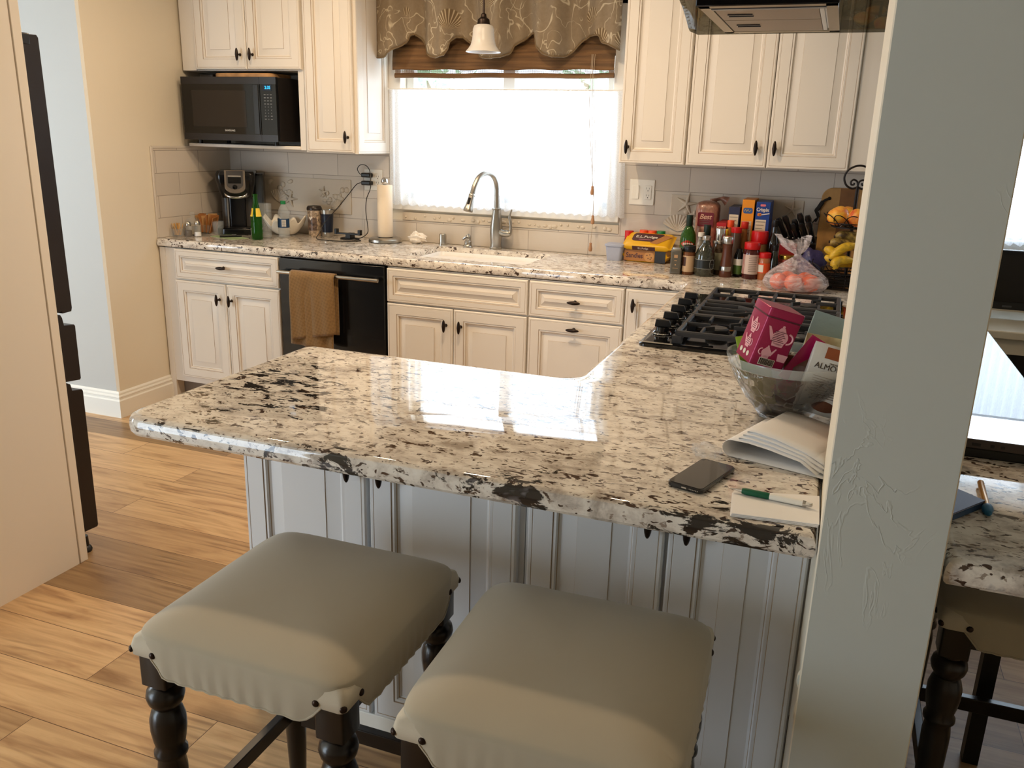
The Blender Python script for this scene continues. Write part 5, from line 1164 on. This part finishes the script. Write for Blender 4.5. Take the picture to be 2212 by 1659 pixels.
obj('lid_gap', M().prism(rrect(-w_ + .001, w_ - .001, -w_ + .001, w_ - .001, .006), hh - .022, hh - .019), ink, t, local=True)
def teapot(g, s, T, flip=1):
    P = lambda pts: [(flip * x * s, y * s) for x, y in pts]
    def pr(pts): g.prism(P(pts) if flip > 0 else P(pts)[::-1], 0, .0006, T=T)
    pr([(.40 * math.cos(a), .36 * math.sin(a) + .42) for a in [2 * PI * k / 24 for k in range(24)]])
    pr([(-.26, .0), (.26, .0), (.30, .16), (-.30, .16)])
    pr([(-.34, .34), (-.38, .52), (-.62, .86), (-.72, .86), (-.56, .52), (-.40, .22)])
    pr([(-.20, .74), (.20, .74), (.10, .90), (-.10, .90)])
    pr([(.07 * math.cos(a), .07 * math.sin(a) + .95) for a in [2 * PI * k / 10 for k in range(10)]])
    g.tube([T @ Vector((flip * s * (.40 + .24 * math.sin(a)), s * (.45 + .24 * math.cos(a)), .0002)) for a in [PI * k / 10 for k in range(11)]], s * .045, 4)
def printed(nm, items, T0, m_):
    g = M()
    for x, z, s, fl in items: teapot(g, s, T0 @ TR(x, z, 0), fl)
    obj(nm, g, m_, t, local=True)
TF = TR(0, -w_ - .0003, 0) @ RX(PI / 2)
TL = RZ(-PI / 2) @ TF
printed('teapot_print', [(.004, .050, .046, 1), (-.012, .020, .028, -1)], TF, pinkp)
printed('teapot_print', [(0, .060, .034, 1), (0, .026, .030, 1)], TL, pinkp)
g = M()
for k in range(7): g.box(-.012, .016 - .003 * (k % 3), -w_ - .0014, -w_ - .0010, .060 + .0036 * k, .0612 + .0036 * k)
obj('print_lines', g, ink, t, local=True)
g = M()
for z0 in (.070, .034):
    for k in range(4): g.box(-w_ - .0014, -w_ - .0010, -.008, .008, z0 + .004 * k, z0 + .0012 + .004 * k)
obj('print_lines', g, ink, t, local=True)
bc = obj('barcode_label', M().box(-.022, .014, -w_ - .0008, -w_ - .0002, .004, .020), lab_w, t, local=True)
g = M(); x = -.020
random.seed(2)
while x < .011: q = random.uniform(.0006, .002); g.box(x, x + q, -w_ - .0014, -w_ - .0008, .006, .019); x += q + random.uniform(.0006, .0014)
obj('bars', g, blackm, bc, local=True)
g = M()
for k in range(3): g.lathe([(.0058, 0), (.0058, .0006)], 16, T=TL @ TR(-.018 + .018 * k, .016, 0))
obj('seal_print', g, lab_w, t, local=True)
cup = M(); cup.prism([(-.009, 0), (.009, 0), (.012, .016), (-.012, .016)], 0, .0006, T=TF @ TR(.026, .020, 0)); obj('teacup_print', cup, pinkp, t, local=True)
def packet(name, lab, cat, T, w, h, th, m_, extra=(), group=None):
    t = thing(name, lab, cat, T.to_translation(), rot=T.to_euler(), group=group)
    R = []
    for s in (0, .03, .08, .2, .5, .8, .92, .97, 1):
        k = max(.05, min(1, 4 * min(s, 1 - s) ** .8)); R.append([(x, y, h * s) for x, y in rrect(-w / 2, w / 2, -th / 2 * k, th / 2 * k, min(th / 2 * k, .004) * .9, 3)])
    obj('wrapper', M().rings(R), m_, t, local=True, ang=50)
    for nm, x0, x1, z0, z1, m2 in extra: obj(nm, M().box(x0, x1, -th / 2 - .0006, -th / 2, z0, z1), m2, t, local=True)
    return t
lime = mat('lime_packet', (150, 186, 52), .5)
t = packet('tea_sachet', 'lime green tea sachet standing at the left of the glass bowl', 'sachet', TR(3.318, -2.405, .990) @ RY(-.30) @ RX(-.1) @ RZ(.2), .045, .098, .004, lime, [('print_mark', -.008, .010, .074, .077, ink), ('print_mark', -.004, .014, .066, .068, ink)])
T = TR(3.388, -2.435, 1.000) @ RY(.55) @ RZ(.25)
t = packet('tea_sachet', 'magenta tea sachet sticking out of the bowl beside the pink tin', 'sachet', T, .042, .115, .004, mat('magenta_packet', (176, 28, 88), .3, bump=(40, .3, .002)))
kraft = mat('cream_bag', (202, 192, 150), .45, bump=(25, .5, .006), var=(22, .18)); whiteb = mat('white_bag', (216, 214, 206), .4, bump=(22, .4, .006)); bluew = mat('pale_blue_bag', (160, 190, 204), .35, bump=(25, .5, .006)); brown_b = mat('brown_bag', (96, 58, 38), .4, bump=(25, .5, .006))
packet('snack_bag', 'pale blue topped snack bag at the back of the glass bowl by the pier', 'bag', TR(3.460, -2.335, .970) @ RX(.1) @ RY(.2) @ RZ(-.15), .13, .165, .02, bluew, [('dark_corner', .02, .06, .12, .15, mat('teal_print_dark', (40, 96, 120), .4))], 'snack bags in the glass bowl')
t = packet('snack_bag', 'cream printed snack bag in the middle of the glass bowl', 'bag', TR(3.462, -2.385, .945) @ RX(.12) @ RY(.14) @ RZ(.1), .13, .155, .025, kraft, [('brown_print', -.02, .05, .118, .136, brown_b), ('green_print', -.05, .04, .085, .10, mat('sage_print', (130, 140, 86), .5))], 'snack bags in the glass bowl')
packet('snack_bag', 'dark brown snack bag low in the glass bowl below the pink tin', 'bag', TR(3.405, -2.42, .940) @ RX(.05) @ RZ(-.3), .10, .115, .03, brown_b, (), 'snack bags in the glass bowl')
t = packet('snack_bag', 'white almond bag with brown top at the front of the glass bowl', 'bag', TR(3.464, -2.482, .945) @ RX(-.10) @ RY(.20) @ RZ(.10), .112, .150, .028, whiteb, [('brown_flap', -.03, .055, .122, .146, mat('rust_print', (150, 78, 40), .45))], 'snack bags in the glass bowl')
text('ALMONDS', .017, mat('almond_text', (70, 60, 52), .5), t, (-.006, -.0150, .104), local=True, sx=.95)
text('100% NATURAL', .005, nl, t, (.0, -.0150, .113), local=True)
g = M()
for k in range(9): g.box(-.040, .046 - .006 * (k % 3), -.0154, -.0148, .040 + .0052 * k, .0412 + .0052 * k)
obj('print_lines', g, nl, t, local=True)
obj('almond_print', M().ell((0, -.0142, .022), (.026, .0012, .012), 16, 8), brown_b, t, local=True)
packet('tea_sachet', 'pale yellow sachet folded against the left wall inside the glass bowl', 'sachet', TR(3.352, -2.435, .938) @ RY(-.25) @ RZ(.5), .05, .085, .006, mat('pale_yellow_packet', (196, 196, 130), .45, bump=(30, .5, .004)))
# wooden vessel half hidden by the pier
cw = mat('cherry_wood', (176, 106, 46), .35, var=(12, .2))
tag(obj('wooden_bowl', M().lathe([(.045, 0), (.062, .006), (.080, .040), (.083, .066), (.078, .094), (.076, .104), (.070, .103), (.076, .066), (.072, .04), (.05, .012), (.001, .012)], 40, wob=lambda a, i: 1 + (.03 * math.sin(2 * a + .5) if i > 3 else 0)), cw, loc=(3.572, -2.575, ZT), local=True, ang=60), 'turned wooden bowl half hidden behind the plaster pier', 'bowl')
# folded papers
t = thing('folded_papers', 'stack of folded white papers on the granite in front of the glass bowl', 'papers', (3.39, -2.64, ZT))
q_ = Vector((.30, .954, 0)); p_ = Vector((.954, -.30, 0)); L0 = Vector((3.300, -2.715, ZT))
def sheet(k):
    ext = .182 + .006 * k; x0 = .004 * k + (.006 if k else 0)
    if k == 0: lo, rad = .0012, .0165
    else: lo, rad = .0352 + .0048 * (k - 1), .0018
    C_ = [(ext + .012, .0012 + .0022 * k), (.15, lo * .55 + .0012 * (k + 1)), (.09, lo * .85 + .001), (.045 + x0, lo)]
    for q in range(9):
        a = -PI / 2 - PI * q / 8; C_.append((.018 + x0 + rad * 1.1 * math.cos(a), lo + rad + rad * math.sin(a)))
    zt2 = lo + 2 * rad
    C_ += [(.05, zt2 + .001), (.09, zt2 * .9 + .001), (.15, zt2 * .58 + .003), (ext - .004 * k, .0024 + .0030 * k + .002)]
    sk = .010 * (k - 1.5)
    return M().grid(lambda u, v: tuple(L0 + p_ * (C_[round(u * (len(C_) - 1))][0]) + q_ * (.205 * v + sk + .03 * C_[round(u * (len(C_) - 1))][0]) + Vector((0, 0, C_[round(u * (len(C_) - 1))][1] * (1 - .2 * v)))), len(C_) - 1, 6)
for k in range(4): obj('sheet', sheet(k), paperw, t, ang=180, solid=.0007)
g = M()
for k in range(3): g.box(.08, .14 - .01 * k, .004, .0045, .0035, .0040, T=Matrix.Translation(L0) @ RZ(math.atan2(p_.y, p_.x)) @ TR(0, .008 * k, .028))
cr = bpy.data.materials.new('clear_wrap'); tt = NT(cr); b = tt.b; b.inputs['Roughness'].default_value = .08; b.inputs['Alpha'].default_value = .25; b.inputs['Specular IOR Level'].default_value = 1
tt.bump(tt.noise(tt.co(), 60, 3), 1, .01)
tag(obj('clear_wrapper', M().ell((0, 0, .010), (.026, .022, .012), 24, 14, fn=lambda a, b, c: 1 + .2 * math.sin(7 * a + 5 * b) + .15 * math.sin(13 * b + 9 * c)), cr, loc=(3.268, -2.752, ZT + .002), local=True, ang=25), 'crumpled clear plastic wrapper by the folded papers', 'wrapper')
# phone
PT = TR(3.2785, -2.868, ZT) @ RZ(-.29)
t = thing('smartphone', 'black smartphone lying face up on the granite near the counter edge', 'phone', PT.to_translation(), rot=PT.to_euler())
obj('case', M().rings([[(x, y, z) for x, y in rrect(-.034 + d, .034 - d, -.0725 + d, .0725 - d, .010)] for d, z in ((.002, .0005), (0, .003), (0, .008), (.0015, .0098))]), mat('phone_case', (24, 23, 24), .25, coat=.3), t, local=True)
obj('screen', M().prism(rrect(-.0315, .0315, -.070, .070, .008), .0098, .0104), blackg, t, local=True)
g = M()
for k in range(6): g.lathe([(.0009, 0), (.0009, .0003)], 8, T=TR(.010 + .003 * k, -.0726, .0055) @ RX(PI / 2))
g.box(-.005, .004, -.0729, -.0724, .0042, .0066)
obj('port', g, steel, t, local=True)
# notepad with pen
t = thing('notepad', 'small white notepad under the green and white pen beside the pier', 'notepad', (3.41, -2.95, ZT))
Q = [(3.345, -3.013), (3.479, -2.999), (3.476, -2.880), (3.337, -2.916)]
for k in range(3):
    d = .0012 * k
    obj('page', M().prism([(x + d, y + d) for x, y in Q], ZT + .0008 + .0018 * k, ZT + .0022 + .0018 * k), paperw, t)
t = thing('green_pen', 'green and white ballpoint pen lying on the white notepad', 'pen', (3.40, -2.93, ZT + .011))
A = Vector((3.338, -2.922, ZT + .0118)); B = Vector((3.468, -2.938, ZT + .0118)); ax = (B - A).normalized(); Tp = Matrix.Translation(A) @ ax.to_track_quat('Z', 'Y').to_matrix().to_4x4()
obj('tip', M().lathe([(.0008, -.006), (.0012, 0), (.0022, .006), (.0042, .016)], 14, T=Tp), chrome, t)
obj('grip', M().lathe([(.0048, .016), (.0058, .022), (.0055, .04), (.0058, .058), (.0052, .062)], 16, T=Tp), mat('grip_green', (10, 88, 58), .45), t)
obj('barrel', M().lathe([(.0052, .062), (.0054, .064), (.0053, .112), (.005, .116)], 16, T=Tp), white, t)
obj('end_cap', M().lathe([(.005, .116), (.005, .121), (.0035, .123), (.0033, .131), (.001, .132)], 14, T=Tp), chrome, t)
obj('clip', M().box(-.0015, .0015, .0055, .007, .075, .120, T=Tp @ RZ(PI)), chrome, t)

# ------------------------------------------------------------------ beyond the pier
sil = mat('silver_deck', (200, 202, 206), .12, 1)
t = thing('laptop', 'dark laptop with bright silver deck on the granite beyond the pier', 'laptop', (3.86, -2.45, ZT))
obj('riser', M().box(3.675, 4.02, -2.535, -2.365, ZT, ZT + .020), blackm, t, bevel=.003)
obj('base', M().box(3.675, 4.02, -2.54, -2.362, ZT + .020, ZT + .0385), mat('gunmetal', (74, 68, 66), .35, .6), t, bevel=.002)
obj('deck', M().box(3.677, 4.018, -2.538, -2.372, ZT + .0385, ZT + .0395), sil, t)
g = M()
for x, w_ in ((3.73, .008), (3.757, .016), (3.785, .007), (3.803, .007)): g.box(x - w_ / 2, x + w_ / 2, -2.5408, -2.539, ZT + .026, ZT + .032)
obj('ports', g, blackm, t)
obj('hinge_bar', M().box(3.675, 4.02, -2.362, -2.338, ZT + .012, ZT + .036), blackm, t, bevel=.003)
t = thing('glass_table', 'black glass-topped side table against the granite beyond the pier', 'table', (3.81, -1.66, 0))
obj('table_top', M().prism(rrect(3.668, 3.957, -2.325, -1.0, .008), .908, .930), mat('black_mirror_glass', (6, 6, 8), .03, spec=.5), t, bevel=.002)
for x in (3.69, 3.935):
    for y in (-2.20, -1.03): obj('leg', M().box(x - .018, x + .018, y - .018, y + .018, 0, .908), blackm, t)
t = thing('blue_notebook', 'slate blue notebook on the granite touching the far side of the pier', 'notebook', (3.70, -2.82, ZT))
Q = [(3.664, -2.905), (3.738, -2.800), (3.70, -2.762), (3.664, -2.775)]
obj('pages', M().prism(Q, ZT, ZT + .012), paperw, t); obj('cover', M().prism([(x + .002, y) for x, y in Q], ZT + .012, ZT + .014), mat('slate_cover', (104, 112, 150), .5), t); obj('edge', M().prism([(x + .001, y - .001) for x, y in Q], ZT + .0005, ZT + .010), mat('blue_edge', (52, 82, 120), .5), t)
t = thing('pencil', 'golden pencil with blue eraser end lying beside the slate notebook', 'pencil', (3.745, -2.77, ZT + .006))
A = Vector((3.748, -2.69, ZT + .0075)); B = Vector((3.741, -2.835, ZT + .0075)); ax = (B - A).normalized(); Tp = Matrix.Translation(A) @ ax.to_track_quat('Z', 'Y').to_matrix().to_4x4()
obj('shaft', M().lathe([(.003, 0), (.0055, .006), (.0055, .122)], 12, T=Tp), mat('gold_pencil', (190, 140, 64), .3, .5), t)
obj('eraser', M().lathe([(.0055, .122), (.0085, .126), (.009, .136), (.005, .150), (.001, .153)], 12, T=Tp), mat('blue_eraser', (28, 104, 146), .5), t)
t = thing('media_console', 'grey-white media console under the television below the far window', 'console', (4.6, -.32, 0))
cw2 = mat('console_white', (196, 192, 178), .45)
obj('top', M().box(3.90, 5.40, -.56, -.06, .775, .81), cw2, t, bevel=.006)
obj('apron', M().box(3.93, 5.37, -.545, -.52, .715, .775), cw2, t)
obj('side', M().box(3.93, 3.96, -.54, -.08, 0, .775), cw2, t); obj('side', M().box(5.34, 5.37, -.54, -.08, 0, .775), cw2, t)
obj('back', M().box(3.96, 5.34, -.10, -.08, .05, .775), blackm, t); obj('shelf', M().box(3.96, 5.34, -.54, -.10, .30, .325), mat('console_dark', (34, 31, 29), .5), t)
t = thing('television', 'black television on the media console beneath the far window', 'television', (4.55, -.28, .81))
obj('screen_panel', M().box(3.98, 5.10, -.30, -.255, .855, 1.10), blackg, t, bevel=.003)
obj('bottom_bezel', M().box(3.98, 5.10, -.304, -.30, .855, .885), blackm, t)
obj('badge', M().prism(rrect(-.018, .018, -.004, .004, .003), 0, .001, T=TR(4.165, -.304, .868) @ RX(PI / 2)), mat('badge_grey', (70, 70, 72), .4), t)
obj('stand', M().box(4.35, 4.75, -.36, -.18, .81, .822).box(4.50, 4.60, -.28, -.26, .822, .86), blackm, t)
t = thing('router', 'dark router with a blue light on the console shelf', 'router', (4.30, -.4, .325))
obj('body', M().box(4.20, 4.42, -.50, -.36, .325, .375), blackm, t, bevel=.005); obj('antenna', M().box(4.22, 4.23, -.37, -.36, .375, .50), mat('antenna_grey', (64, 64, 64), .5), t)
obj('status_light', M().lathe([(.008, 0), (.008, .002)], 12, T=TR(4.285, -.5005, .352) @ RX(PI / 2)), mat('blue_led', (20, 30, 255), emit=(24, 30, 255), es=6), t)

# ------------------------------------------------------------------ counter stools
fab = mat('taupe_slipcover', (180, 170, 149), .9, sheen=.3, bump=(500, .12, .0006)); linen = mat('linen_seat', (206, 196, 176), .9, bump=(700, .3, .0008)); nailm = mat('nailhead', (52, 40, 34), .3, .8)
def sqr(a, n=9):
    c, s = abs(math.cos(a)), abs(math.sin(a)); return 1 / (c ** n + s ** n) ** (1 / n)
SW, SD = .216, .224
def cover(u, v):
    a = 2 * PI * u + PI / 4
    k = sqr(a); ca, sa = math.cos(a), math.sin(a)
    m = min(abs(ca), abs(sa)) * k                 # 0 mid-side .. ~.93 at a corner
    q_ = max(0, (m - .62) / .31); lift = q_ * q_ * (3 - 2 * min(q_, 1)) if q_ < 1 else 1
    if v < .62:
        r = v / .62; z = .684 - .012 * r ** 2 - .020 * r ** 6
    else:
        q = (v - .62) / .38
        z = .652 - (.072 - .058 * lift) * q
        r = 1 + .022 * math.sin(min(1, q * 1.6) * PI / 2) * (1 - .8 * lift) - .018 * q ** 3 * (1 - lift)
        r += .008 * (q ** 1.4) * math.sin(46 * a + 2 * math.sin(3 * a)) * (1 - lift) * (1 if sa < .3 else .35)
    return (SW * r * k * ca, SD * r * k * sa, z)
def make_stool(lab, x, y, rz):
    t = thing('counter_stool', lab, 'stool', (x, y, 0), rz, 'slipcovered counter stools')
    obj('slipcover', M().grid(cover, 200, 34, cu=True), fab, t, local=True, ang=180)
    obj('hem', M().tube([tuple(Vector(cover(k / 160, 1.0)) * 1.0) for k in range(160)], .0022, 6, closed=True), fab, t, local=True)
    c = obj('seat_cushion', M().rings([[(a, b, z) for a, b in rrect(-SW * w_, SW * w_, -SD * w_, SD * w_, .012)] for w_, z in ((.97, .608), (.998, .612), (1.004, .628), (.985, .643), (.9, .652))]), linen, t, local=True, ang=60)
    for sx in (-1, 1):
        for sy in (-1, 1):
            for dx, dy in ((0, .0), (.052, 0), (0, .052)):
                px_, py_ = (sx * (SW * 1.004 - .0032), sy * (SD * 1.004 - .0032)) if dx == dy else (sx * (SW - dx), sy * SD * 1.005) if dx else (sx * SW * 1.005, sy * (SD - dy))
                n = Vector((sx, sy, 0) if dx == dy else (0, sy, 0) if dx else (sx, 0, 0)).normalized()
                obj('nailhead', M().ell((0, 0, 0), (.0065, .0065, .004), 10, 6, T=TR(px_, py_, .621) @ n.to_track_quat('Z', 'Y').to_matrix().to_4x4()), nailm, c, local=True)
    obj('apron', M().box(-.19, .19, -.199, -.181, .565, .615).box(-.19, .19, .181, .199, .565, .615).box(-.192, -.174, -.18, .18, .565, .615).box(.174, .192, -.18, .18, .565, .615), wood_dark, t, local=True)
    prof = [(.014, 0), (.017, .004), (.019, .05), (.023, .16), (.026, .30), (.027, .36), (.024, .385), (.030, .392), (.030, .400), (.025, .408), (.029, .425), (.032, .448), (.032, .468), (.027, .486), (.022, .492), (.031, .505), (.034, .518), (.031, .530), (.021, .538), (.021, .546)]
    for sx in (-1, 1):
        for sy in (-1, 1):
            cx_, cy_ = sx * .180, sy * .188
            obj('leg', M().lathe(prof, 20, (cx_, cy_, 0)).prism(rrect(cx_ - .027, cx_ + .027, cy_ - .027, cy_ + .027, .004, 2), .546, .612), wood_dark, t, local=True, ang=50)
    for s in (-1, 1):
        obj('stretcher', M().box(s * .180 - .010, s * .180 + .010, -.188, .188, .205, .240), wood_dark, t, local=True, bevel=.002)
        obj('stretcher', M().box(-.180, .180, s * .188 - .010, s * .188 + .010, .185, .222), wood_dark, t, local=True, bevel=.002)
    return t
def copy_tree(o, parent=None):
    c = o.copy(); col.objects.link(c)
    if parent is not None: c.parent = parent; c.matrix_parent_inverse.identity()
    for ch in list(o.children): copy_tree(ch, c)
    return c
s1 = make_stool('taupe slipcovered counter stool with dark turned legs at the free end of the peninsula', 2.602, -3.118, 0)
s2 = copy_tree(s1); s2.location = (3.121, -3.128, 0); s2.rotation_euler = (0, 0, .02)
s2['label'] = 'taupe slipcovered counter stool beside the plaster pier, its legs cut by the photo bottom'
s3 = copy_tree(s1); s3.location = (3.945, -2.455, 0); s3['label'] = 'shadowed taupe counter stool tucked under the granite beyond the pier'

# ------------------------------------------------------------------ garden beyond the kitchen window
leaf = mat('leaf_green', (150, 186, 150), .6)
def foliage(lab, c, r, n, seed):
    random.seed(seed); g = M()
    t = thing('garden_tree', lab, 'tree', (c[0], c[1], 0), group='trees beyond the kitchen window')
    obj('trunk', M().tube(bez([(c[0], c[1], 0), (c[0] + .05, c[1], c[2] * .5), c]), .04, 8), mat('bark', (120, 104, 88), .8), t)
    for k in range(n):
        p = Vector(c) + Vector((random.gauss(0, r[0]), random.gauss(0, r[1]), random.gauss(0, r[2])))
        T = Matrix.Translation(p) @ Euler((random.uniform(0, 6), random.uniform(0, 6), random.uniform(0, 6))).to_matrix().to_4x4(); s = random.uniform(.03, .06)
        g.add([(0, -s, 0), (s * .45, 0, .006), (0, s, 0), (-s * .45, 0, .006)], [(0, 1, 2, 3)], T=T)
    o = obj('foliage', g, leaf, t, flat=True); o['kind'] = 'stuff'
foliage('pale green tree top seen left of the window mullion', (.27, 2.2, 1.93), (.13, .2, .07), 170, 3)
foliage('sparse leafy tree top seen at the right end of the window gap', (1.56, 2.2, 1.92), (.13, .2, .06), 60, 9)
# ------------------------------------------------------------------ light
w = bpy.data.worlds.new('daylight'); sc.world = w; w.use_nodes = True
nt = w.node_tree; bgn = nt.nodes['Background']; bgn.inputs[0].default_value = (.74, .87, 1, 1); bgn.inputs[1].default_value = WORLD_STR
def area(name, loc, rot, sx, sy, power, color, shape='RECTANGLE', portal=False, spread=PI):
    l = bpy.data.lights.new(name, 'AREA'); l.shape = shape; l.size = sx; l.size_y = sy; l.energy = power; l.color = color; l.spread = spread
    o = bpy.data.objects.new(name, l); col.objects.link(o); o.location = loc; o.rotation_euler = rot
    if portal: l.cycles.is_portal = True
    return o
area('kitchen_window_portal', (1.757, .145, 1.63), (-PI / 2, 0, 0), 1.18, .98, 1, (1, 1, 1), portal=True)
area('living_window_portal', (4.45, .145, 1.57), (-PI / 2, 0, 0), 1.0, .92, 1, (1, 1, 1), portal=True)
area('side_window_portal', (-2.19, -2.8, 1.42), (0, -PI / 2, 0), 1.25, 1.6, 1, (1, 1, 1), portal=True)
area('garden_door_portal', (-.825, -6.28, 1.12), (PI / 2, 0, 0), 2.35, 2.24, 1, (1, 1, 1), portal=True)
WARM = (1.0, .74, .48)
for k, (x, y, p) in enumerate(CANS):
    area('ceiling_can', (x, y, 2.435), (0, 0, 0), .13, .13, p, WARM, 'DISK')

# ------------------------------------------------------------------ camera
cam = bpy.data.cameras.new('camera'); cam.sensor_width = 36; cam.lens = 1825.7862 / 2212 * 36; cam.clip_start = .02
co = bpy.data.objects.new('camera', cam); col.objects.link(co); sc.camera = co
a_, b_, c_ = (math.radians(v) for v in (20.2903, 16.2947, 1.5945))
f_ = Vector((-math.sin(a_) * math.cos(b_), math.cos(a_) * math.cos(b_), -math.sin(b_))); r_ = Vector((math.cos(a_), math.sin(a_), 0)); u_ = r_.cross(f_)
r2 = r_ * math.cos(c_) + u_ * math.sin(c_); u2 = -r_ * math.sin(c_) + u_ * math.cos(c_)
m = Matrix.Identity(4)
for i in range(3): m[i][0] = r2[i]; m[i][1] = u2[i]; m[i][2] = -f_[i]
m.translation = (3.4444, -4.3156, 1.4958); co.matrix_world = m
vs = sc.view_settings; vs.view_transform = 'Standard'; vs.look = 'None'; vs.gamma = 1; vs.exposure = EXPO; vs.use_curve_mapping = False
sc.display_settings.display_device = 'sRGB'
sc.cycles.use_denoising = True; sc.cycles.max_bounces = 10; sc.cycles.transparent_max_bounces = 24; sc.cycles.sample_clamp_indirect = 8; sc.cycles.caustics_reflective = False; sc.cycles.caustics_refractive = False
